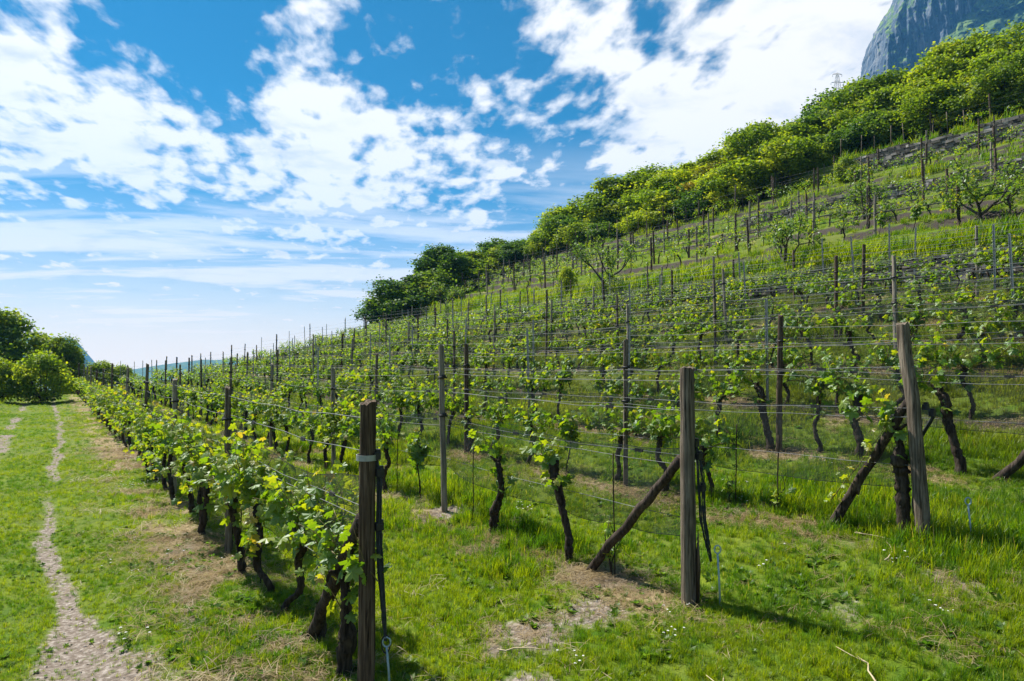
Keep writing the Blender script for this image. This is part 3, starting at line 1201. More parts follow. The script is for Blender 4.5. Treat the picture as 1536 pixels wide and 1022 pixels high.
for i_, (pl, mt) in enumerate(((WOODP, False), (METP, True))):
    for k, p in enumerate(pl):
        if not pused.get((mt, k)):
            for ch in [c for c in bpy.data.objects if c.parent == p]:
                bpy.data.objects.remove(ch)
            bpy.data.objects.remove(p)

# nets rolled up along the wires of the rows behind
rn = np.random.default_rng(23)
for ri in list(range(7, len(ROWS))) + [len(ROWS) + k for k in (0, 1, 2, 3)]:
    u = ROWS[ri] if ri < len(ROWS) else UPROWS[ri - len(ROWS)]
    v0 = ENDV.get(ri, max(1.0, .343 * u - 3.5))
    stops = [v0] + [p for p in ROWPOSTS[ri] if p > v0 + .5]
    pts, rr_ = [], []
    hz_ = rn.uniform(1.02, 1.2)
    for a, b in zip(stops[:-1], stops[1:]):
        for q in np.linspace(0, 1, 13)[:-1]:
            v = a + (b - a) * q
            pts.append([u + .05 + rn.normal(0, .008), v, float(tz(u, a)) * (1 - q) + float(tz(u, b)) * q + hz_ - .16 * q * (1 - q) + rn.normal(0, .012)])
            rr_.append(.009 + abs(rn.normal(0, .010)))
    m = MB()
    tube(m, pts, np.array(rr_), 6)
    o = m.build('rolled_net', M['net'])
    tag(o, f"dark net rolled up along the wire, {row_words(ri)}", 'net', 'dark nets rolled up along the rows behind')

# end posts
e = empty('end_post', (ROWS[0], ENDV[0], float(tz(ROWS[0], ENDV[0]))), .3)
post_mb(1.94, .058, .053, 501, sides=18, sink=.3).build('shaft', M['wood_dark'], e)
m = MB()
ring(m, .0665, 1.555, .038, .004)
box(m, (.075, .0, 1.574), (.02, .03, .05))
m.build('strap', M['metal'], e, smooth=False)
tag(e, "nearest dark end post with a metal strap, front row beside the grassy track", 'post')
e = empty('end_post', (ROWS[1], ENDV[1], float(tz(ROWS[1], ENDV[1]))), 1.0)
post_mb(1.95, .061, .055, 502, sides=18, sink=.3).build('shaft', M['wood_grey'], e)
m = MB()
for k in range(5):
    tube(m, [(-.055 + .012 * k, -.066, -.05), (-.06 + .012 * k, -.071 - .006 * (k % 2), .35), (-.06 + .013 * k, -.066, .62 - .05 * k)], [.010, .012, .004], 6)
m.build('bark_strip', M['wood_dark'], e)
tag(e, "grey round end post with split bark at its foot, second row", 'post')
e = empty('end_post', (ROWS[2], ENDV[2], float(tz(ROWS[2], ENDV[2]))), YAW * 0)
# the crooked one: its head leans to the left
lx, ly = -CA * .0, 1.0
bd = [(-.3, .0, -.03), (.3, 0, -.02), (1.0, 0, 0.03), (1.35, 0, .04), (1.55, 0, .085), (1.75, .0, .11), (2.0, 0, .12)]
post_mb(2.0, .066, .056, 503, bend=bd, sides=18, sink=.3).build('shaft', M['wood_grey'], e)
tag(e, "crooked grey end post with a bent head, third row", 'post')
e = empty('end_post', (ROWS[3], ENDV[3], float(tz(ROWS[3], ENDV[3]))), 2.0)
post_mb(1.95, .066, .060, 504, sides=16, sink=.3).build('shaft', M['wood_grey'], e)
tag(e, "grey end post just past the right edge of the photo, fourth row", 'post')


def brace(name_label, u, v0, z1, v1, r0, r1, seed, knot=None, du=.0):
    e = empty('brace_post', (u + du, v0, float(tz(u, v0))))
    n = 14
    q = np.linspace(0, 1, n)
    P = np.stack([np.linspace(0, -du, n), (v1 - v0) * q, -.08 + (z1 + .08) * q], 1)
    rr = np.random.default_rng(seed)
    P[1:-1] += rr.normal(0, .006, (n - 2, 3))
    R = np.linspace(r0, r1, n) * (1 + rr.normal(0, .04, n))
    m = MB()
    tube(m, P, R, 12, rough=.015, seed=seed)
    if knot:
        p = P[int(n * knot)]
        tube(m, [p + [0, 0, .0], p + [.0, -.01, -.06], p + [0, -.015, -.10]], [r0 * .9, r0 * .55, r0 * .15], 9, rough=.06, seed=seed + 1)
    m.build('shaft', M['brace_wood'], e)
    m = MB()
    p = P[-2]
    tube(m, [p + [.05, .02, 0], p + [.055, -.06, .03], p + [0, -.12, .04]], .003, 5)
    m.build('tie_wire', M['wire'], e)
    tag(e, name_label, 'brace', 'slanted braces propping the end posts')


brace("thick dark brace leaning on the nearest end post among vine leaves", ROWS[0], 5.55, 1.15, 4.42, .052, .045, 601)
brace("straight dark brace propping the second row's grey end post", ROWS[1], 5.20, 1.22, 3.95, .045, .039, 602)
brace("dark brace with a knot below, propping the crooked third row end post", ROWS[2], 3.98, 1.30, 3.15, .046, .040, 603, .38)
brace("dark brace cut by the right edge of the photo, fourth row", ROWS[3], 3.40, 1.20, 2.27, .052, .046, 604)

# wires: five per row, each an object; black net clips hang on the upper ones
wr = np.random.default_rng(17)
CLIP = None
HT = ["lowest", "second lowest", "middle", "second highest", "topmost"]
for ri, u in enumerate(ROWS + UPROWS):
    up = ri >= len(ROWS)
    v0 = ENDV.get(ri, max(1.0, .343 * u - 3.5))
    stops = [v0] + [p for p in ROWPOSTS[ri] if p > v0 + .5]
    sel = range(5) if not up else (1, 3)
    for wi in sel:
        m = MB()
        pts = []
        s = wr.choice([-1, 1]) * .035
        for a, b in zip(stops[:-1], stops[1:]):
            for q in np.linspace(0, 1, 7)[:-1]:
                v = a + (b - a) * q
                zz = (float(tz(u, a)) * (1 - q) + float(tz(u, b)) * q) + WIRE_Z[wi] - .10 * q * (1 - q) * wr.uniform(.4, 1.8)
                pts.append([u + s + wr.normal(0, .004), v, zz])
        pts.append([u + s, stops[-1], float(tz(u, stops[-1])) + WIRE_Z[wi]])
        rad = .0026 if ri < 3 else .0034
        tube(m, pts, rad, 4, cap=False)
        o = m.build('trellis_wire', M['wire'])
        tag(o, f"{HT[wi]} grey wire strung along the posts, {row_words(ri)}", 'wire', 'trellis wires along the vine rows')
        if wi in (2, 3) and not up:
            P = np.array(pts)
            if CLIP is None:
                mm = MB()
                for q in range(4):
                    box(mm, (0, q * .024, -.002), (.016, .0245, .026 + .006 * (q % 2)))
                CLIP = mm.data('net_clip', [M['plastic']], False)
            for v in np.arange(v0 + wr.uniform(.5, 1.6), min(26 if ri < 6 else 0, stops[-1]), wr.uniform(1.6, 2.4)):
                oc = bpy.data.objects.new('net_clip', CLIP)
                COL.objects.link(oc)
                oc.parent = o
                oc.location = [np.interp(v, P[:, 1], P[:, k]) for k in range(3)]


def net(ri, v0, v1, ztopf, zbotf, cell, wdt, label, du=.10):
    """a bird net of flat threads hung along the row, gathered into a bundle at the end post"""
    u = ROWS[ri]
    m = MB()
    vs = np.arange(v0, v1, cell)
    wav = lambda v, q: .05 * np.sin(v * 2.1 + q * 2) + .03 * np.sin(v * 5.3 + 1 + q)
    nq = 4
    base = tz(np.full_like(vs, u), vs)
    # upright threads
    Q = np.linspace(0, 1, nq)
    T, B = ztopf(vs), zbotf(vs)
    VV = vs[:, None]
    X = u + du + wav(VV, Q[None]) * (.4 + .6 * Q[None])
    Zz = (base + T)[:, None] * (1 - Q) + (base + B)[:, None] * Q
    A = np.stack([X, VV - wdt / 2 + 0 * X, Zz], -1)
    Bv = np.stack([X, VV + wdt / 2 + 0 * X, Zz], -1)
    n = len(vs)
    VT = np.stack([A, Bv], 2).reshape(-1, 3)
    a, b = np.meshgrid(np.arange(n), np.arange(nq - 1), indexing='ij')
    k = (a * nq + b).ravel() * 2
    m.add(VT, np.stack([k, k + 1, k + 3, k + 2], 1))
    # level threads
    nh = int(((T - B).max()) / cell)
    vs2 = np.arange(v0, v1, .15)
    base2 = tz(np.full_like(vs2, u), vs2)
    T2, B2 = ztopf(vs2), zbotf(vs2)
    for h in range(nh + 1):
        q = h / nh
        x = u + du + wav(vs2, q) * (.4 + .6 * q)
        z = (base2 + T2) * (1 - q) + (base2 + B2) * q
        w2 = wdt * (1.0 if 0 < h < nh else 2.5)
        Vh = np.stack([np.stack([x, vs2, z - w2 / 2], -1), np.stack([x, vs2, z + w2 / 2], -1)], 1).reshape(-1, 3)
        kk = np.arange(len(vs2) - 1) * 2
        m.add(Vh, np.stack([kk, kk + 2, kk + 3, kk + 1], 1))
    o = m.build('bird_net', M['net'], smooth=False)
    tag(o, label, 'net', 'dark bird nets hung along the rows')
    return o


def sag(ps, top, dip):
    ps = np.array(ps)

    def f(v):
        i = np.clip(np.searchsorted(ps, v) - 1, 0, len(ps) - 2)
        q = np.clip((v - ps[i]) / (ps[i + 1] - ps[i]), 0, 1)
        return top - dip * 4 * q * (1 - q)
    return f


P0 = [4.0] + ROWPOSTS[0]
P1 = [3.7] + ROWPOSTS[1]
P2 = [2.9] + ROWPOSTS[2]
net1 = net(0, 4.4, 56, sag(P0, 1.55, .30), sag(P0, .62, .10), .0125, .0030, "dark bird net sagging behind the front row beside the track")
net2 = net(1, 3.9, 56, sag(P1, 1.28, .06), sag(P1, .58, .12), .0125, .0026, "dark bird net with a diagonal lower edge along the second row", .06)
for k_, ri_ in enumerate((3, 4, 5, 6)):
    pr_ = [max(1.0, .343 * ROWS[ri_] - 2.5)] + ROWPOSTS[ri_]
    net(ri_, pr_[0], 50, sag(pr_, 1.26, .07), sag(pr_, .62, .10), .015 + .002 * k_, .0028 + .0006 * k_, f"dark bird net hung on the lower wires, {row_words(ri_)}", .06)
net3 = net(2, 3.1, 50, sag(P2, 1.25, .06), sag(P2, .52, .10), .014, .0027, "dark bird net hung along the third row with the crooked post", .06)


def bundle(parent, u, v, pts, rad, seed):
    r = np.random.default_rng(seed)
    m = MB()
    P = np.array(pts, float)
    k = np.linspace(0, len(P) - 1, 24)
    C = np.stack([np.interp(k, np.arange(len(P)), P[:, c]) for c in range(3)], 1)
    R = np.interp(k, np.arange(len(P)), rad) * .72
    for a in range(15):
        ph = r.uniform(0, 6.28)
        tw = r.uniform(-2, 2)
        off = np.stack([np.cos(ph + tw * np.linspace(0, 1, 24)), np.sin(ph + tw * np.linspace(0, 1, 24)), 0 * k], 1) * (R * r.uniform(.3, 1))[:, None]
        tube(m, C + off + r.normal(0, .002, C.shape), r.uniform(.002, .006) * (.4 + R / max(rad)), 5, cap=False)
    base = np.array([u, v, float(tz(u, v))])
    V = np.concatenate(m.v) + base
    mm = MB()
    mm.v, mm.f, mm.m, mm.t, mm.n = [V], m.f, m.m, m.t, m.n
    o = mm.build('net_bundle', M['net'], parent, smooth=True)
    # black straps with buckles round the bundle
    ms = MB()
    for q in (.06, .2, .42):
        c = C[int(q * 23)] + base
        box(ms, c, (.05, .045, .05))
        box(ms, c + [0.01, 0, .035], (.03, .03, .02))
    ms.build('clip', M['plastic'], o, smooth=False)
    return o


# in row 1 the bundle hangs down the right of the post to the ground anchor
rx, ry = CA, -SA       # direction to the right of the photograph
bundle(net1, ROWS[0], ENDV[0], [(.055 * rx, .055 * ry, 1.62), (.09 * rx, .09 * ry, 1.45), (.085 * rx, .085 * ry, 1.1), (.10 * rx, .10 * ry, .8), (.125 * rx, .125 * ry, .48), (.135 * rx, .135 * ry, .36)],
       [.012, .03, .028, .034, .018, .010], 71)
bundle(net2, ROWS[1], ENDV[1], [(.06 * rx, .06 * ry, 1.36), (.10 * rx, .10 * ry, 1.2), (.12 * rx, .12 * ry, .95), (.13 * rx, .13 * ry, .7), (.165 * rx, .165 * ry, .5), (.19 * rx, .19 * ry, .36)],
       [.012, .035, .05, .045, .030, .012], 72)
bundle(net3, ROWS[2], ENDV[2], [(.07 * rx, .07 * ry + .02, 1.25), (.13 * rx, .13 * ry - .01, 1.16), (.20 * rx, .20 * ry + .2, .9), (.27 * rx, .27 * ry + .3, .6), (.36 * rx, .36 * ry + .4, .30), (.38 * rx, .38 * ry + .42, .12)],
       [.012, .02, .025, .022, .02, .012], 73)


def anchor(u, v, top, lean, label):
    e = empty('ground_anchor', (u, v, float(tz(u, v))))
    m = MB()
    tube(m, [(0, 0, -.1), (lean * rx * .5, lean * ry * .5, top * .5), (lean * rx, lean * ry, top)], .008, 8)
    m.build('rod', M['anchor'], e)
    m = MB()
    th = np.linspace(.0, 2 * np.pi, 17)
    c = np.array([lean * rx, lean * ry, top + .028])
    tube(m, np.stack([c[0] + .026 * np.sin(th) * rx, c[1] + .026 * np.sin(th) * ry, c[2] - .032 * np.cos(th)], 1), .006, 7, cap=False)
    m.build('eye', M['anchor'], e)
    tag(e, label, 'ground anchor', 'steel ground anchors before the end posts')
    return e


anchor(ROWS[0] + .17 * rx, ENDV[0] + .17 * ry, .32, -.03, "blue-grey anchor rod beside the nearest dark end post")
anchor(ROWS[1] + .215 * rx - .05, ENDV[1] + .215 * ry - .1, .42, -.02, "blue-grey anchor rod hooked to the net of the second end post")
anchor(ROWS[2] + .36 * rx - .06, ENDV[2] + .36 * ry - .12, .36, -.03, "free-standing blue-grey anchor rod with an eye, by the crooked end post")
# black tie rope of the nearest bundle
m = MB()
b0 = np.array([ROWS[0], ENDV[0], float(tz(ROWS[0], ENDV[0]))])
th = np.linspace(0, 2 * np.pi, 15)
tube(m, b0 + np.stack([(.135 + .028 * np.sin(th)) * rx, (.135 + .028 * np.sin(th)) * ry, .34 + .06 * np.cos(th)], 1), .005, 6, cap=False)
o = m.build('rope_loop', M['plastic'])
tag(o, "black rope loop tying the net to the nearest anchor rod", 'rope')

# thin rods that hold young plants
spots = [(1, 4.78, 1.15, "thin dark rod in front of the straight second row brace"), (1, 7.35, .95, "thin dark rod left of the knotty vine, second row"),
         (1, 9.6, 1.0, "thin dark rod left of the bright young vine, second row"), (2, 4.56, .86, "thin rod right of two, before the third row brace"),
         (2, 5.12, .95, "thin rod left of two, third row beside the end post net"), (0, 7.1, .75, "thin rod among the leaves of the front row"),
         (0, 8.0, .85, "thin rod among front row leaves left of the first"), (0, 10.6, .8, "thin rod far along the front row in the leaves")]
for ri, v, h, lab in spots:
    u = ROWS[ri] + .02
    m = MB()
    rr = np.random.default_rng(int(v * 100))
    zz = np.linspace(-.05, h, 7)
    tube(m, np.stack([np.cumsum(rr.normal(0, .003, 7)), np.cumsum(rr.normal(0, .006, 7)), zz], 1), .0065, 6)
    o = m.build('thin_rod', M['bark'], loc=(u, v, float(tz(u, v))))
    tag(o, lab, 'rod', 'thin rods supporting young vines')
# young shoots beside the bare rods
for ri, v, seed in ((1, 4.80, 1), (2, 4.60, 2), (2, 5.15, 3)):
    rr = np.random.default_rng(800 + seed)
    e = empty('vine_seedling', (ROWS[ri] + .03, v + .03, float(tz(ROWS[ri], v))))
    m, f = MB(), MB()
    for k in range(3):
        pts = np.cumsum(np.vstack([[0, 0, 0], rr.normal(0, .03, (5, 3)) + [0, 0, .07]]), 0)
        tube(m, pts, np.linspace(.007, .003, 6), 5)
        n = 7
        pos = pts[rr.integers(2, 6, n)] + rr.normal(0, .035, (n, 3))
        scatter(f, LEAF_V, LEAF_F, pos, frames(unit(rr.normal(0, .5, (n, 3)) + [0, 0, .8]), rr.normal(0, 1, (n, 3))), rr.uniform(.04, .08, n), 0, rr.uniform(.3, .95, n))
    m.build('stem', M['bark'], e)
    f.build('foliage', M['leaf'], e, smooth=False)
    tag(e, ["little vine shoot sprouting under the straight second row brace", "little vine shoot at the right one of two thin rods, third row",
            "little vine shoot at the left one of two thin rods, third row"][seed - 1], 'vine shoot')
# leafy twig creeping on the third brace
e = empty('vine_tendril', (ROWS[2] - .06, 3.55, float(tz(ROWS[2], 3.55)) + .70))
m, f = MB(), MB()
rr = np.random.default_rng(31)
pts = np.array([(0, .35, -.42), (-.01, .2, -.22), (0, .05, -.02), (-.01, -.12, .22), (0, -.25, .42)])
tube(m, pts, [.006, .005, .005, .004, .003], 5)
n = 34
q = rr.uniform(0, 4, n)
pos = np.stack([np.interp(q, np.arange(5), pts[:, c]) for c in range(3)], 1) + rr.normal(0, .045, (n, 3)) + [-.03, 0, .03]
scatter(f, LEAF_V, LEAF_F, pos, frames(unit(rr.normal(0, .5, (n, 3)) + [-.4, .2, .7]), rr.normal(0, 1, (n, 3)) + [0, 0, -.4]), rr.uniform(.04, .085, n), 0, rr.uniform(.6, 1, n))
m.build('stem', M['cane'], e)
f.build('foliage', M['leaf'], e, smooth=False)
tag(e, "yellowish leafy twig creeping up the brace of the crooked end post", 'vine shoot')


# ------------------------------------------------------------------ dry stone walls
def stone_mat():
    m, nt, N, L = mat_new('dry_stone')
    a = N.new('ShaderNodeAttribute')
    a.attribute_name = 'tint'
    n = noise_n(N, L, 7, 5, .6)
    c = ramp(N, L, a.outputs['Fac'], [(0, (.05, .043, .038)), (.45, (.15, .132, .118)), (1, (.38, .355, .33))])
    c = mixc(N, L, mrange(N, L, n, .45, .75, 0, .6), c, (.09, .085, .06, 1))
    principled(N, L, c, .92, bump(N, L, n, .6, .03), .15)
    return m


M['stone'] = stone_mat()


def stone_wall(u, v0, v1, zb_add, h_fn, label, seed, size=.30):
    r = np.random.default_rng(seed)
    m = MB()
    e = empty('stone_wall', (u, v0, float(np.interp(u - .3, PU, PZ))))
    org = np.array(e.location)
    z = -.1
    while z < h_fn(v0 + (v1 - v0) * .5) + .05:
        ch = r.uniform(.11, .19) * size / .3
        v = v0 + r.uniform(-.3, 0)
        while v < v1:
            w = r.uniform(.16, .46) * size / .3
            if z < h_fn(v):
                c = np.array([u - .12 + r.normal(0, .035), v + w / 2, float(np.interp(u - .3, PU, PZ)) + z + ch / 2]) - org
                bx_ = np.array([[x, y, q] for x in (-.5, .5) for y in (-.5, .5) for q in (-.5, .5)]) * [.34, w * .96, ch * .95]
                bx_ += r.normal(0, .018, bx_.shape)
                m.add(bx_ + c, np.array([[0, 1, 3, 2], [4, 6, 7, 5], [0, 4, 5, 1], [2, 3, 7, 6], [0, 2, 6, 4], [1, 5, 7, 3]]), 0, float(np.clip(r.normal(.45, .25), 0, 1)))
            v += w
        z += ch
    m.build('stones', M['stone'], e, smooth=False)
    # earth packed behind and between the stones
    mm = MB()
    vs = np.linspace(v0, v1, 30)
    for a, b in zip(vs[:-1], vs[1:]):
        hh = max(.1, h_fn((a + b) / 2) - .08)
        box(mm, np.array([u + .03, (a + b) / 2, float(np.interp(u - .3, PU, PZ)) + hh / 2 - .1]) - org, (.24, b - a + .02, hh + .2))
    mm.build('earth_core', plain_mat('earth', (.05, .042, .034), (.11, .09, .07), 6, .95), e, smooth=False)
    tag(e, label, 'stone wall', 'dry stone walls holding up the terraces')


stone_wall(25.68, 5, 41, 0, lambda v: .80 + .10 * math.sin(v * .7) + .08 * math.sin(v * 2.3) - .25 * sstep(28, 40, v), "lowest dry stone wall under the tall grass bank", 901)
stone_wall(40.09, 9, 30, 0, lambda v: .72 + .12 * math.sin(v * .9 + 1) - .2 * sstep(24, 30, v), "middle terrace wall of dry stones halfway up the slope", 902)
stone_wall(40.09, 34, 50, 0, lambda v: .52 + .14 * math.sin(v * .8), "low far stretch of middle terrace wall near the hedge trees", 905)
stone_wall(48.1, at(1470, 48.1), at(1280, 48.1), 0, lambda v: 1.32 + .12 * math.sin(v * .6), "tall grey stone wall below the trees, grass on its crown", 903, .36)
stone_wall(48.1, 8, at(1487, 48.1), 0, lambda v: 1.42 + .1 * math.sin(v), "grey stone wall at the right edge of the photo, topmost terrace", 904, .36)


# ------------------------------------------------------------------ trees
def tree_parts(seed, H, W, n_leaf, leaf, trunk_h=.25, lumps=26, open_=0.0, mat='tree_leaf', template=None, shape='round'):
    r = np.random.default_rng(seed)
    tb, fb = MB(), MB()
    tpts = [np.array([0, 0, -.4])]
    top = np.array([r.normal(0, .05) * W, r.normal(0, .05) * W, H * trunk_h])
    tpts += [top * .5 + r.normal(0, .03, 3), top]
    r0 = H * .028
    tube(tb, tpts, [r0 * 1.3, r0, r0 * .85], 8, rough=.05, seed=seed)
    cen, rads = [], []
    for k in range(lumps):
        a = k * 2.39996 + r.normal(0, .4)
        hh = (k + .5) / lumps
        if shape == 'round':
            prof = math.sin(math.pi * (hh * .82 + .16)) ** .7
        else:
            prof = (1 - hh) ** .6 * .9 + .15
        rad = W / 2 * prof * r.uniform(.45, 1.0)
        z = H * (trunk_h * .55 + (1 - trunk_h * .55) * (.10 + .82 * hh)) + r.normal(0, .03) * H
        c = np.array([math.cos(a) * rad, math.sin(a) * rad, z])
        cen.append(c)
        rads.append(W * r.uniform(.10, .19) * (1 - .5 * open_))
        mid = top * .6 + c * .4 + [0, 0, -.06 * H]
        tube(tb, [top * r.uniform(.75, 1.0), mid + r.normal(0, .03 * W, 3), c], [r0 * .5, r0 * .3, r0 * .12], 5, cap=False)
    cen, rads = np.array(cen), np.array(rads)
    k = r.integers(len(cen), size=n_leaf)
    d = unit(r.normal(0, 1, (n_leaf, 3)) + [0, 0, .25])
    rr = rads[k] * r.uniform(.45, 1.12, n_leaf) ** .6
    pos = cen[k] + d * rr[:, None] * [1.15, 1.15, .85]
    # sprigs that stick out of the outline
    sp = r.random(n_leaf) < .18
    pos[sp] += d[sp] * (rads[k][sp] * r.uniform(.1, .75, sp.sum()))[:, None]
    pos[:, 2] = np.maximum(pos[:, 2], .05)
    nrm = unit(d * .7 + r.normal(0, .55, (n_leaf, 3)) + [0, 0, .35])
    lump_t = r.uniform(.2, .85, len(cen))
    tint = np.clip(lump_t[k] + r.normal(0, .16, n_leaf), 0, 1)
    tv, tf = template or (OVAL_V, OVAL_F)
    scatter(fb, tv, tf, pos, frames(nrm, r.normal(0, 1, (n_leaf, 3)) + [0, 0, -.3]), leaf * r.uniform(.65, 1.35, n_leaf), 0, tint)
    return tb, fb


def tree_proto(name, seed, H, W, n_leaf, leaf, mat='tree_leaf', **kw):
    tb, fb = tree_parts(seed, H, W, n_leaf, leaf, mat=mat, **kw)
    e = empty(name, (0, 0, 0))
    tb.build('trunk', M['tree_bark'], e)
    fb.build('crown', M[mat], e, smooth=False)
    return e


TREES = [tree_proto('broadleaf_tree', 1001, 5.0, 4.6, 14000, .19, trunk_h=.22),
         tree_proto('broadleaf_tree', 1002, 5.0, 4.2, 14000, .18, trunk_h=.2, lumps=32),
         tree_proto('broadleaf_tree', 1003, 5.0, 5.2, 14500, .20, trunk_h=.18, lumps=30),
         tree_proto('broadleaf_tree', 1004, 5.0, 3.8, 13000, .17, trunk_h=.2, lumps=24)]
SHRUBS = [tree_proto('shrub', 1011, 3.0, 3.6, 7000, .17, trunk_h=.1, lumps=26), tree_proto('shrub', 1012, 3.0, 3.2, 7000, .16, trunk_h=.08, lumps=22, shape='cone')]
# (px, py of the top, width in px, u, tone) on the photograph
TONES = {'bright': (1.55, 1.45, .75, 1), 'yellow': (1.8, 1.6, .7, 1), 'mid': (1.35, 1.3, .9, 1), 'dark': (.72, .88, .9, 1), 'deep': (.46, .64, .85, 1), 'brown': (1.5, 1.0, .9, 1)}
TWORDS = {'bright': 'bright green', 'yellow': 'yellow-green', 'mid': 'mid-green', 'dark': 'dark green', 'deep': 'deep green', 'brown': 'brownish'}
sky_trees = [  # those whose tops make the skyline
    (1590, 30, 150, 58, 'yellow'), (1520, 52, 120, 57, 'yellow'), (1465, 68, 110, 58, 'bright'), (1412, 84, 100, 57, 'yellow'), (1362, 105, 100, 58, 'mid'), (1318, 120, 95, 57, 'bright'),
    (1278, 128, 85, 56, 'mid'), (1238, 138, 90, 58, 'dark'), (1205, 172, 75, 52, 'bright'), (1165, 196, 80, 51, 'dark'), (1125, 212, 85, 50, 'bright'), (1088, 232, 70, 49, 'brown'),
    (1048, 250, 80, 48.5, 'dark'), (1008, 262, 75, 48, 'bright'), (962, 272, 80, 47.5, 'bright'), (915, 288, 80, 47, 'mid'), (872, 300, 75, 46, 'dark'), (838, 318, 70, 44.5, 'bright'), (815, 340, 50, 43.5, 'bright'),
    (795, 388, 50, 42.6, 'mid'), (762, 368, 75, 42, 'dark'), (725, 374, 70, 40.5, 'dark'), (690, 392, 70, 35, 'deep'), (655, 410, 70, 29.5, 'dark'), (622, 424, 75, 26.6, 'deep'), (590, 452, 55, 25.2, 'dark')]
front_trees = [
    (1560, 100, 120, 53.5, 'bright'), (1500, 108, 110, 53.5, 'mid'), (1440, 122, 100, 53, 'yellow'), (1385, 140, 95, 52.5, 'bright'), (1345, 165, 75, 52, 'dark'), (1296, 188, 80, 50.5, 'deep'),
    (1250, 188, 75, 52, 'yellow'), (1210, 212, 75, 48.8, 'mid'), (1168, 222, 75, 47.5, 'bright'), (1130, 246, 70, 46, 'mid'), (1092, 258, 65, 44.8, 'bright'), (1058, 276, 60, 44, 'deep'),
    (1020, 288, 65, 43.6, 'bright'), (985, 305, 60, 43.4, 'mid'), (945, 312, 65, 43, 'yellow'), (905, 332, 60, 42.6, 'bright'), (868, 345, 60, 41.8, 'mid'), (838, 362, 55, 41.2, 'bright'),
    (792, 385, 50, 40.6, 'mid'), (745, 398, 45, 39.8, 'deep'), (706, 412, 45, 36, 'dark'), (668, 432, 40, 29.5, 'mid'), (640, 445, 50, 27, 'dark'), (604, 462, 50, 25.4, 'mid')]
tr = np.random.default_rng(77)
tused = {}


def place_tree(protos, u, v, H, W, tone, label, group, baseH, cat='tree', rz=None):
    k = int(tr.integers(len(protos)))
    p = protos[k]
    o = p if p.name not in tused else copy_tree(p)
    tused[p.name] = True
    pw = {0: 4.6, 1: 4.2, 2: 5.2, 3: 3.8}[k] if baseH == 5.0 else {0: 3.6, 1: 3.2}[k]
    o.location = (u, v, float(tz(u, v)) - .05)
    s = H / baseH / .98
    w = W / pw
    o.scale = (w, w, s)
    o.rotation_euler = (0, 0, tr.uniform(0, 6.28))
    c = np.array(TONES[tone]) * tr.uniform(.9, 1.1)
    for ch in [c_ for c_ in bpy.data.objects if c_.parent == o and c_.name.startswith('crown')]:
        ch.color = (c[0], c[1], c[2], 1)
    tag(o, label, cat, group)
    return o


def hedge_layer(lst, step, what, group, jit):
    L_ = sorted(lst)
    X = [l[0] for l in L_]
    px, k = 1605.0, 0
    while px > 584:
        if 782 < px < 806:
            px = 782.0
        py = np.interp(px, X, [l[1] for l in L_]) + tr.uniform(-jit, jit)
        u = np.interp(px, X, [l[3] for l in L_]) + tr.uniform(-.3, .5)
        tone = min(L_, key=lambda l: abs(l[0] - px))[4] if tr.random() < .6 else tr.choice(['bright', 'mid', 'bright', 'dark', 'yellow'])
        if px < 800:
            tone = tr.choice(['dark', 'deep', 'mid'])
        v = at(px, u)
        H = max(1.5, min(9.5, ztop(py, u, v) - float(tz(u, v)))) * (1.0 if px > 800 else 1.42)
        W = min(step * tr.uniform(1.8, 2.7) / FPX * depth(u, v), 1.9 * H)
        k += 1
        lab = f"{TWORDS[tone]} {what}, {ordinal(k)} from the right"
        if H < 3.2:
            place_tree(SHRUBS, u, v, H, W, tone, lab, group, 3.0)
        else:
            place_tree(TREES, u, v, H, W, tone, lab, group, 5.0)
        px -= step * tr.uniform(.75, 1.25) * (1.0 if px > 900 else .75)


GT = 'trees along the top of the vineyard slope'
hedge_layer(sky_trees, 46, 'tree on the skyline of the upper hedge', GT, 17)
mid_l = [(a[0], .55 * a[1] + .45 * np.interp(a[0], [t[0] for t in sorted(front_trees)], [t[1] for t in sorted(front_trees)]), 0,
          .5 * a[3] + .5 * np.interp(a[0], [t[0] for t in sorted(front_trees)], [t[3] for t in sorted(front_trees)]), a[4]) for a in sky_trees]
hedge_layer(mid_l, 46, 'tree in the middle of the hill hedge', GT, 10)
hedge_layer(front_trees, 42, 'bushy tree along the front of the hill hedge', GT, 12)

# trees at the far end of the track
place_tree(TREES, -3.1, 63, 5.8, 6.0, 'mid', "tall dark-green tree behind the round bush at the end of the track", None, 5.0)
place_tree(TREES, -5.6, 60, 4.8, 5.0, 'mid', "dark tree cut by the left edge of the photo, track end", None, 5.0)
place_tree(TREES, .8, 61, 4.0, 3.2, 'mid', "smaller tree between the tall dark tree and the vine rows", None, 5.0)
place_tree(SHRUBS, -.3, 46.5, 2.7, 3.3, 'bright', "round green bush closing the grassy track", None, 3.0, 'bush')
place_tree(SHRUBS, -2.2, 47, 2.2, 2.4, 'bright', "bright bush left of the round bush at the track's end", None, 3.0, 'bush')
place_tree(SHRUBS, 1.6, 60.5, 1.9, 2.6, 'bright', "green bush behind the far end of the front row", None, 3.0, 'bush')
place_tree(SHRUBS, 3.4, 62, 2.1, 2.8, 'mid', "feathery bush at the far end of the second row", None, 3.0, 'bush')
place_tree(SHRUBS, 5.0, 63, 1.7, 2.2, 'mid', "small dark bush at the far end of the third row", None, 3.0, 'bush')
place_tree(SHRUBS, -2.7, 37, 1.1, 1.6, 'yellow', "yellowish low bush on the verge at the left edge", None, 3.0, 'bush')
place_tree(SHRUBS, 26.9, at(850, 26.9), 1.7, 1.3, 'bright', "small bright bush on the grass bank, left of the open fruit tree", None, 3.0, 'bush')
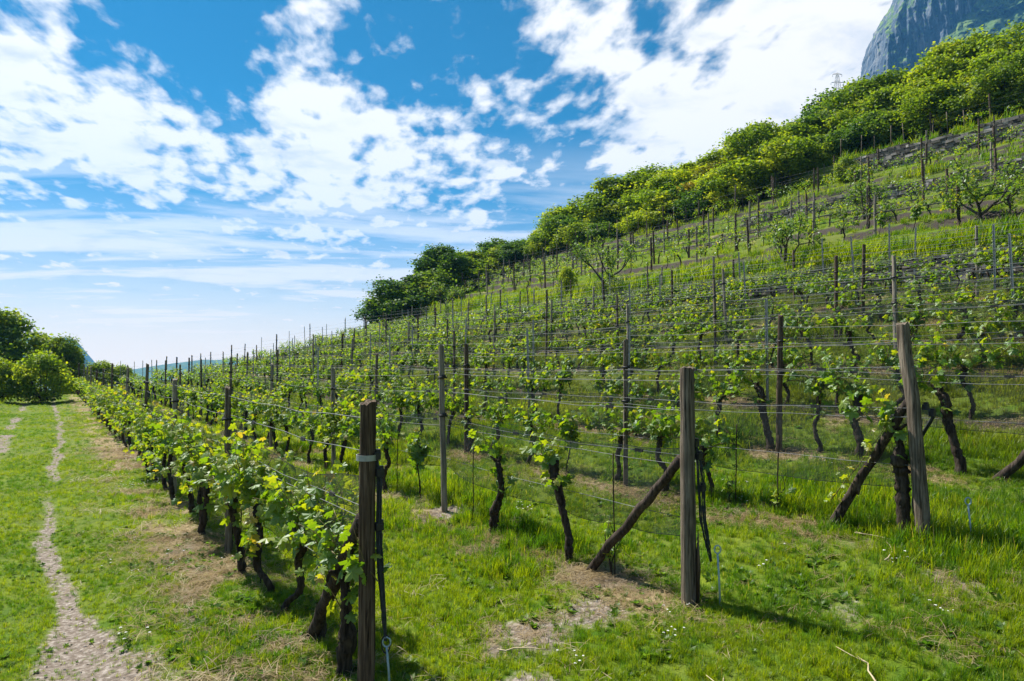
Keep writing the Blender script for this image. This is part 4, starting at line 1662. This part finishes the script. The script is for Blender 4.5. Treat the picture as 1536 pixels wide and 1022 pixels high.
place_tree(SHRUBS, 45.5, at(1275, 45.5), 1.8, 1.8, 'mid', "low green bush below the tall grey stone wall", None, 3.0, 'bush')


def fruit_tree(u, v, H, W, seed, label, lean=0.0, stems=2):
    r = np.random.default_rng(seed)
    e = empty('fruit_tree', (u, v, float(tz(u, v))))
    tb, fb = MB(), MB()
    tips = []
    r0 = .045 + .012 * H
    fork = np.array([0, 0, H * r.uniform(.12, .2)])
    tube(tb, [(0, 0, -.2), fork * .5 + [.02, .02, 0], fork], [r0 * 1.2, r0, r0 * .9], 8, rough=.05, seed=seed)

    def grow(p, d, L_, rad, lvl):
        pts = [p]
        for a in range(4):
            d = unit(d + r.normal(0, .14, 3) + np.array([0, 0, .10]))
            pts.append(pts[-1] + d * L_ / 4)
        tube(tb, pts, np.linspace(rad, rad * .6, 5), 6, cap=False)
        if lvl >= 3:
            tips.append(np.array(pts))
            return
        for b in range(r.integers(2, 4)):
            nd = unit(d + r.normal(0, .55, 3) + np.array([0, 0, .12]))
            grow(pts[-1 if b < 2 else 2], nd, L_ * r.uniform(.6, .85), rad * .58, lvl + 1)

    for k in range(stems + 1):
        a = math.radians(-34) + k * 2 * math.pi / (stems + 1) + r.normal(0, .3)
        grow(fork, unit(np.array([math.cos(a) * W / H, math.sin(a) * W / H, .75])), H * .34, r0 * .75, 1)
    P = np.concatenate(tips)
    n = int(950 * H / 3)
    q = P[r.integers(len(P), size=n)] + r.normal(0, .15, (n, 3))
    scatter(fb, OVAL_V, OVAL_F, q, frames(unit(r.normal(0, .6, (n, 3)) + [0, 0, .6]), r.normal(0, 1, (n, 3)) + [0, 0, -.5]), r.uniform(.09, .16, n), 0, np.clip(r.normal(.6, .22, n), 0, 1))
    tb.build('trunk', M['tree_bark'], e)
    fb.build('crown', M['fig_leaf'], e, smooth=False)
    tag(e, label, 'fruit tree', 'small open fruit trees on the terraces')


fruit_tree(26.4, at(905, 26.4), 4.0, 3.4, 1201, "open fruit tree on the bank, standing alone against the hedge")
fruit_tree(26.4, at(1180, 26.4), 2.9, 3.4, 1202, "wide low fruit tree on the bank with two spreading limbs")
fruit_tree(29.5, at(1475, 29.5), 3.2, 3.6, 1203, "fruit tree near the right edge on the upper terrace")
fruit_tree(26.8, at(668, 26.8), 3.0, 2.8, 1204, "fruit tree at the far left end of the grass bank")
fruit_tree(33.0, at(1300, 33.0), 2.2, 2.4, 1205, "small fruit tree among the upper vines, right of centre")

# thin stakes along the foot of the hedge
m0 = MB()
tube(m0, [(0, 0, -.2), (.01, 0, .8), (0, .01, 1.7)], [.028, .026, .024], 6)
st0 = m0.build('hedge_stake', M['wood_grey'])
hedge_line = [(49.8, 20), (49.3, 26), (46.6, 31), (44, 34), (42, 38), (41.3, 43), (40.3, 50), (39.3, 56), (38, 59), (35, 59.5), (31, 59.5), (27.5, 58.5)]
HL = np.array(hedge_line)
sl = np.concatenate([[0], np.cumsum(np.hypot(*np.diff(HL, axis=0).T))])
first = True
for k, s in enumerate(np.arange(0, sl[-1], 1.15)):
    u, v = np.interp(s, sl, HL[:, 0]), np.interp(s, sl, HL[:, 1])
    o = st0 if first else st0.copy()
    if not first:
        COL.objects.link(o)
    first = False
    u, v = u + tr.normal(0, .15), v + tr.normal(0, .15)
    o.location = (u, v, float(tz(u, v)))
    o.rotation_euler = (tr.normal(0, .04), tr.normal(0, .04), 0)
    o.scale = (1, 1, tr.uniform(.8, 1.25))
    tag(o, f"thin grey stake at the foot of the hedge trees, {ordinal(k + 1)} from the right", 'stake', 'thin stakes along the hedge')

# power pylon beyond the trees
pu, pv = CA * 169 + SA * 350, -SA * 169 + CA * 350
pz = float(tz(pu, pv))
e = empty('power_pylon', (pu, pv, pz), -YAW)
H = ztop(104, pu, pv) - pz
m = MB()
hw = lambda z: 2.0 * (1 - z / H) ** .8 + .35
lv_ = np.linspace(0, H, 9)
for sx_ in (-1, 1):
    for sy_ in (-1, 1):
        tube(m, [(sx_ * hw(z), sy_ * hw(z), z) for z in lv_], .10, 5)
for a, b in zip(lv_[:-1], lv_[1:]):
    for s1, s2 in (((-1, -1), (1, -1)), ((1, -1), (1, 1)), ((1, 1), (-1, 1)), ((-1, 1), (-1, -1))):
        tube(m, [(s1[0] * hw(a), s1[1] * hw(a), a), (s2[0] * hw(b), s2[1] * hw(b), b)], .05, 4)
        tube(m, [(s2[0] * hw(a), s2[1] * hw(a), a), (s1[0] * hw(b), s1[1] * hw(b), b)], .05, 4)
m.build('tower', M['metal'], e)
for zf, w in ((.97, 2.4), (.80, 3.3), (.58, 3.6)):
    m = MB()
    z = H * zf
    for s in (-1, 1):
        tube(m, [(0, 0, z + .7), (s * w, 0, z)], .10, 4)
        tube(m, [(0, 0, z), (s * w, 0, z)], .10, 4)
        tube(m, [(s * w, 0, z), (s * w, 0, z - 1.2)], .12, 5)
    m.build('crossarm', M['metal'], e)
tag(e, "grey lattice power pylon rising beyond the trees", 'pylon')

# dry stalks lying in the grass
for k, (px, py, L_, rz, lab) in enumerate(((1335, 868, .75, .3, "long dry stalk lying in the grass before the crooked end post"), (1318, 850, .5, 1.5, "dry stalk crossing another in the grass"),
                                           (1285, 985, .55, .8, "dry stalk lying near the bottom right of the photo"), (1085, 1005, .5, .9, "dry stalk at the bottom edge below the second end post"),
                                           (782, 962, .35, -.6, "pale twig on the bare soil patch"))):
    d = 2.05 * FPX / (py - HORY) * (1 if px < 1000 else .93)
    x = (px - 768) / FPX * d
    u, v = CA * x + SA * d, -SA * x + CA * d
    m = MB()
    rr = np.random.default_rng(k)
    q = np.linspace(-.5, .5, 7)
    pts = np.stack([q * L_, np.cumsum(rr.normal(0, .012, 7)), .05 + rr.normal(0, .006, 7)], 1)
    tube(m, pts, np.linspace(.006, .003, 7), 5)
    tube(m, [pts[3], pts[4] + [.02, .05, .01], pts[5] + [.03, .10, .02]], [.004, .003, .002], 5)
    o = m.build('dry_stalk', plain_mat('stalk', (.40, .31, .18), (.55, .46, .30), 20, .8), loc=(u, v, float(tz(u, v))))
    o.rotation_euler = (0, 0, rz)
    tag(o, lab, 'stalk', 'dry stalks lying in the grass')


# ------------------------------------------------------------------ grass, straw and weeds (nobody could count them)
def hidden_collection(name, meshes):
    c = bpy.data.collections.new(name)
    for k, me in enumerate(meshes):
        o = bpy.data.objects.new(f"{name}_{k}", me)
        c.objects.link(o)
    return c


def tuft_mesh(seed, nb, rad, wid, lean, mat, drop=0.0, flat=False, dry=.03):
    r = np.random.default_rng(seed)
    m = MB()
    for b in range(nb):
        p = np.array([r.normal(0, rad), r.normal(0, rad), 0])
        a = r.uniform(0, 6.28)
        h = r.uniform(.45, 1.1)
        dirn = np.array([math.cos(a), math.sin(a), 0])
        side = np.array([-math.sin(a), math.cos(a), 0])
        ln = abs(r.normal(0, lean)) + .08
        w = wid * r.uniform(.6, 1.3)
        t = np.array([0, .4, .75, 1.0])
        if flat:
            C = p + dirn * (t[:, None] - .5) * h + np.array([0, 0, 1]) * (.05 + .10 * np.sin(t * 3.1))[:, None] * r.uniform(.1, 1)
        else:
            C = p + dirn * (ln * t ** 2)[:, None] * h + np.array([0, 0, 1]) * (h * t * (1 - .35 * ln * t))[:, None]
        ww = w * np.array([.8, 1, .7])
        Vv = []
        for q in range(3):
            Vv += [C[q] - side * ww[q] / 2, C[q] + side * ww[q] / 2]
        Vv.append(C[3])
        tint = r.uniform(0, .84) if r.random() > dry else 1.0
        m.add(Vv, [np.array([[0, 1, 3, 2], [2, 3, 5, 4]]), np.array([[4, 5, 6]])], 0, tint)
    return m.data('tuft', [mat], True)


def weed_mesh(seed):
    r = np.random.default_rng(seed)
    m = MB()
    n = 13
    a = np.arange(n) * 2.4 + r.normal(0, .2, n)
    el = r.uniform(.15, .9, n)
    d = np.stack([np.cos(a) * np.cos(el), np.sin(a) * np.cos(el), np.sin(el)], 1)
    nrm = np.stack([-np.cos(a) * np.sin(el), -np.sin(a) * np.sin(el), np.cos(el)], 1)
    wide = OVAL_V * [.9, 1, 1]
    scatter(m, wide, OVAL_F, d * .06, frames(nrm, d), r.uniform(.45, 1.0, n), 0, r.uniform(0, .9, n))
    return m.data('weed', [M['weed']], False)


def gn_scatter(name, P, rot, scl, idx, coll):
    me = bpy.data.meshes.new(name)
    me.vertices.add(len(P))
    me.vertices.foreach_set('co', P.astype(np.float32).ravel())
    for nm, tp, arr, key in (('rot', 'FLOAT_VECTOR', rot, 'vector'), ('scl', 'FLOAT_VECTOR', scl, 'vector'), ('idx', 'INT', idx, 'value')):
        a = me.attributes.new(nm, tp, 'POINT')
        a.data.foreach_set(key, np.asarray(arr, np.int32 if tp == 'INT' else np.float32).ravel())
    o = bpy.data.objects.new(name, me)
    COL.objects.link(o)
    ng = bpy.data.node_groups.new(name, 'GeometryNodeTree')
    ng.interface.new_socket('Geometry', in_out='INPUT', socket_type='NodeSocketGeometry')
    ng.interface.new_socket('Geometry', in_out='OUTPUT', socket_type='NodeSocketGeometry')
    N, L = ng.nodes, ng.links
    gi, go = N.new('NodeGroupInput'), N.new('NodeGroupOutput')
    ci = N.new('GeometryNodeCollectionInfo')
    ci.inputs['Collection'].default_value = coll
    ci.inputs['Separate Children'].default_value = True
    ci.inputs['Reset Children'].default_value = True
    ip = N.new('GeometryNodeInstanceOnPoints')
    ip.inputs['Pick Instance'].default_value = True

    def na(nm, tp):
        n = N.new('GeometryNodeInputNamedAttribute')
        n.data_type = tp
        n.inputs['Name'].default_value = nm
        return [s for s in n.outputs if s.enabled and s.name == 'Attribute'][0]
    L.new(gi.outputs[0], ip.inputs['Points'])
    L.new(ci.outputs[0], ip.inputs['Instance'])
    L.new(na('idx', 'INT'), ip.inputs['Instance Index'])
    L.new(na('rot', 'FLOAT_VECTOR'), ip.inputs['Rotation'])
    L.new(na('scl', 'FLOAT_VECTOR'), ip.inputs['Scale'])
    L.new(ip.outputs[0], go.inputs[0])
    md = o.modifiers.new('scatter', 'NODES')
    md.node_group = ng
    return structure(o, 'stuff')


gr = np.random.default_rng(2024)
def sample_zone(d0, d1, per_m2):
    """random ground points whose distance from the camera plane lies in d0..d1, a margin wider than the view"""
    area = .82 * 2 * .5 * (d1 ** 2 - d0 ** 2) + 4.0 * (d1 - d0)
    n = int(area * per_m2)
    d = np.sqrt(gr.uniform(d0 ** 2, d1 ** 2, n))
    x = gr.uniform(-1, 1, n)
    x = np.where(x > 0, x * (.82 * d + 3.0), x * (.82 * d + 1.0))
    return CA * x + SA * d, -SA * x + CA * d, d


tufts = [tuft_mesh(1 + k, 26, .16, .032, .34, M['grass']) for k in range(4)] + [tuft_mesh(11 + k, 22, .22, .045, .55, M['grass']) for k in range(3)]
straws = [tuft_mesh(31 + k, 16, .35, .020, .3, M['dry'], flat=True) for k in range(4)]
weeds = [weed_mesh(41 + k) for k in range(3)]
def flower_mesh(seed, mat):
    r = np.random.default_rng(seed)
    m = MB()
    for _ in range(3):
        p = np.array([r.normal(0, .5), r.normal(0, .5), 0])
        h = r.uniform(.7, 1.3)
        tube(m, [p, p + [.03, .02, h * .6], p + [.06, .0, h]], .018, 3, mat=1)
        n = 12
        a = r.uniform(0, 6.28, n)
        d = np.stack([np.cos(a), np.sin(a), r.uniform(-.1, .9, n)], 1)
        scatter(m, OVAL_V, OVAL_F, np.repeat((p + [.06, 0, h])[None], n, 0), frames(d * .3 + [0, 0, 1], d), r.uniform(.10, .16, n), 0, .5)
    return m.data('flower', [mat, M['grass']], False)


M['petal'] = plain_mat('white_petal', (.62, .62, .55), (.75, .75, .70), 20, .7)
c_flower = hidden_collection('flower_tuft', [flower_mesh(61, M['petal']), flower_mesh(62, M['petal'])])
c_grass, c_straw, c_weed = hidden_collection('grass_tuft', tufts), hidden_collection('straw_tuft', straws), hidden_collection('weed_tuft', weeds)
PP, RR, SS, II = [], [], [], []
for d0, d1, per, big in ((1.0, 5.5, 620, 1.0), (5.5, 9, 380, 1.15), (9, 16, 150, 1.6), (16, 30, 45, 2.3), (30, 62, 13, 3.2)):
    u, v, d = sample_zone(d0, d1, per)
    dens = 1 - .84 * dirt(u, v) - .45 * straw(u, v)
    dens *= .55 + .9 * fbm(u * .9, v * .9, 51)
    inside = (v < np.where(u < 6, 64, 60)) & (u > -5) & (u < 49.5)
    step = (np.abs(u - 25.6) < .3) | (np.abs(u - 40.05) < .3) | (np.abs(u - 48.05) < .35)
    ebank = 0 * u
    for r_ in UPROWS:
        ebank = np.maximum(ebank, np.exp(-((u - r_ + 1.0) / .5) ** 2))
    for r_ in ROWS[3:]:
        ebank = np.maximum(ebank, .75 * np.exp(-((u - r_ + .15) / .42) ** 2))
    dens *= 1 - .85 * ebank * sstep(.28, .46, fbm(u * .3, v * .22, 91))
    keep = (gr.random(len(u)) < dens) & inside & ~step
    u, v = u[keep], v[keep]
    n = len(u)
    onpath = np.maximum(sstep(1.6, .7, u), .75 * sstep(2.6, 1.9, u)) * (u > -2)
    h = gr.uniform(.6, 1.4, n) * (.045 * onpath + (1 - onpath) * (.075 + .13 * sstep(.42, .72, fbm(u * .7, v * .7, 53))))
    h *= 1 - .5 * straw(u, v) - .4 * dirt(u, v)
    bank = (np.exp(-((u - 26.6) / .7) ** 2) + .8 * np.exp(-((u - 40.7) / .4) ** 2) + .8 * np.exp(-((u - 48.8) / .4) ** 2)) * (v < 60)
    h = h + bank * gr.uniform(.2, .5, n)
    wd = h * .55 * big + .028 * big
    hz_ = h * np.sqrt(big)
    PP.append(np.stack([u, v, tz(u, v) - .006], 1))
    RR.append(np.stack([gr.normal(0, .12, n), gr.normal(0, .12, n), gr.uniform(0, 6.28, n)], 1))
    SS.append(np.stack([wd, wd, hz_], 1))
    II.append(gr.integers(0, len(tufts), n))
grass = gn_scatter('grass', np.concatenate(PP), np.concatenate(RR), np.concatenate(SS), np.concatenate(II), c_grass)
PP, RR, SS, II = [], [], [], []
for d0, d1, per, big in ((2.5, 9, 330, 1.0), (9, 18, 90, 1.5), (18, 40, 12, 2.2)):
    u, v, d = sample_zone(d0, d1, per)
    s = np.clip(straw(u, v) * 1.1 + .25 * dirt(u, v) * (u > 1.2) + .02, 0, 1)
    keep = (gr.random(len(u)) < s) & (u > .3) & (u < 25) & (v < 58)
    u, v = u[keep], v[keep]
    n = len(u)
    sc = gr.uniform(.07, .24, n) * big
    PP.append(np.stack([u, v, tz(u, v) + .004], 1))
    RR.append(np.stack([gr.normal(0, .15, n), gr.normal(0, .15, n), gr.uniform(0, 6.28, n)], 1))
    SS.append(np.stack([sc, sc, sc], 1))
    II.append(gr.integers(0, len(straws), n))
gn_scatter('dry_straw', np.concatenate(PP), np.concatenate(RR), np.concatenate(SS), np.concatenate(II), c_straw)
PP, RR, SS, II = [], [], [], []
for d0, d1, per in ((2.5, 9, 60), (9, 20, 9)):
    u, v, d = sample_zone(d0, d1, per)
    keep = (gr.random(len(u)) < sstep(.40, .62, fbm(u * 1.1, v * 1.1, 57)) * (1 - .8 * dirt(u, v))) & (u < 16)
    u, v = u[keep], v[keep]
    n = len(u)
    sc = gr.uniform(.03, .085, n) * (1 - .4 * sstep(1.2, .5, u))
    PP.append(np.stack([u, v, tz(u, v) + .004], 1))
    RR.append(np.stack([gr.normal(0, .15, n), gr.normal(0, .15, n), gr.uniform(0, 6.28, n)], 1))
    SS.append(np.stack([sc, sc, sc], 1))
    II.append(gr.integers(0, len(weeds), n))
gn_scatter('ground_weeds', np.concatenate(PP), np.concatenate(RR), np.concatenate(SS), np.concatenate(II), c_weed)

u, v, d = sample_zone(2.8, 14, 5)
keep = (gr.random(len(u)) < sstep(.5, .66, fbm(u * .8, v * .8, 59)) * (1 - dirt(u, v))) & (u > .4) & (u < 9)
u, v = u[keep], v[keep]
n = len(u)
sc = gr.uniform(.05, .11, n)
gn_scatter('wild_flowers', np.stack([u, v, tz(u, v)], 1), np.stack([0 * u, 0 * u, gr.uniform(0, 6.28, n)], 1), np.stack([sc, sc, sc], 1), gr.integers(0, 2, n), c_flower)

# loose stones on the bare ruts
pm = MB()
sv = np.array([[1, 0, 0], [-1, 0, 0], [0, 1, 0], [0, -1, 0], [0, 0, 1], [0, 0, -1]], float)
sf = np.array([[0, 2, 4], [2, 1, 4], [1, 3, 4], [3, 0, 4], [2, 0, 5], [1, 2, 5], [3, 1, 5], [0, 3, 5]])
u, v, d = sample_zone(2.5, 12, 90)
keep = gr.random(len(u)) < dirt(u, v) * .9
u, v = u[keep], v[keep]
for a, b in zip(u, v):
    s = gr.uniform(.004, .013) * np.array([1, 1, .6])
    pm.add((sv + gr.normal(0, .2, sv.shape)) * s + [a, b, float(tz(a, b)) + .003], sf, 0, gr.uniform(.2, .9))
structure(pm.build('gravel', M['stone'], smooth=False), 'stuff')


# ------------------------------------------------------------------ the air
def build_haze():
    m = MB()
    box(m, (0, 0, 280), (7000, 7000, 770))
    mt, nt, N, L = mat_new('air_haze')
    pv_ = N.new('ShaderNodeVolumePrincipled')
    pv_.inputs['Color'].default_value = (.12, .44, .95, 1)
    pv_.inputs['Density'].default_value = HAZE_DENSITY
    pv_.inputs['Anisotropy'].default_value = .2
    o = N.new('ShaderNodeOutputMaterial')
    L.new(pv_.outputs[0], o.inputs['Volume'])
    structure(m.build('haze', mt, smooth=False), 'stuff')


if HAZE_DENSITY > 0:
    build_haze()
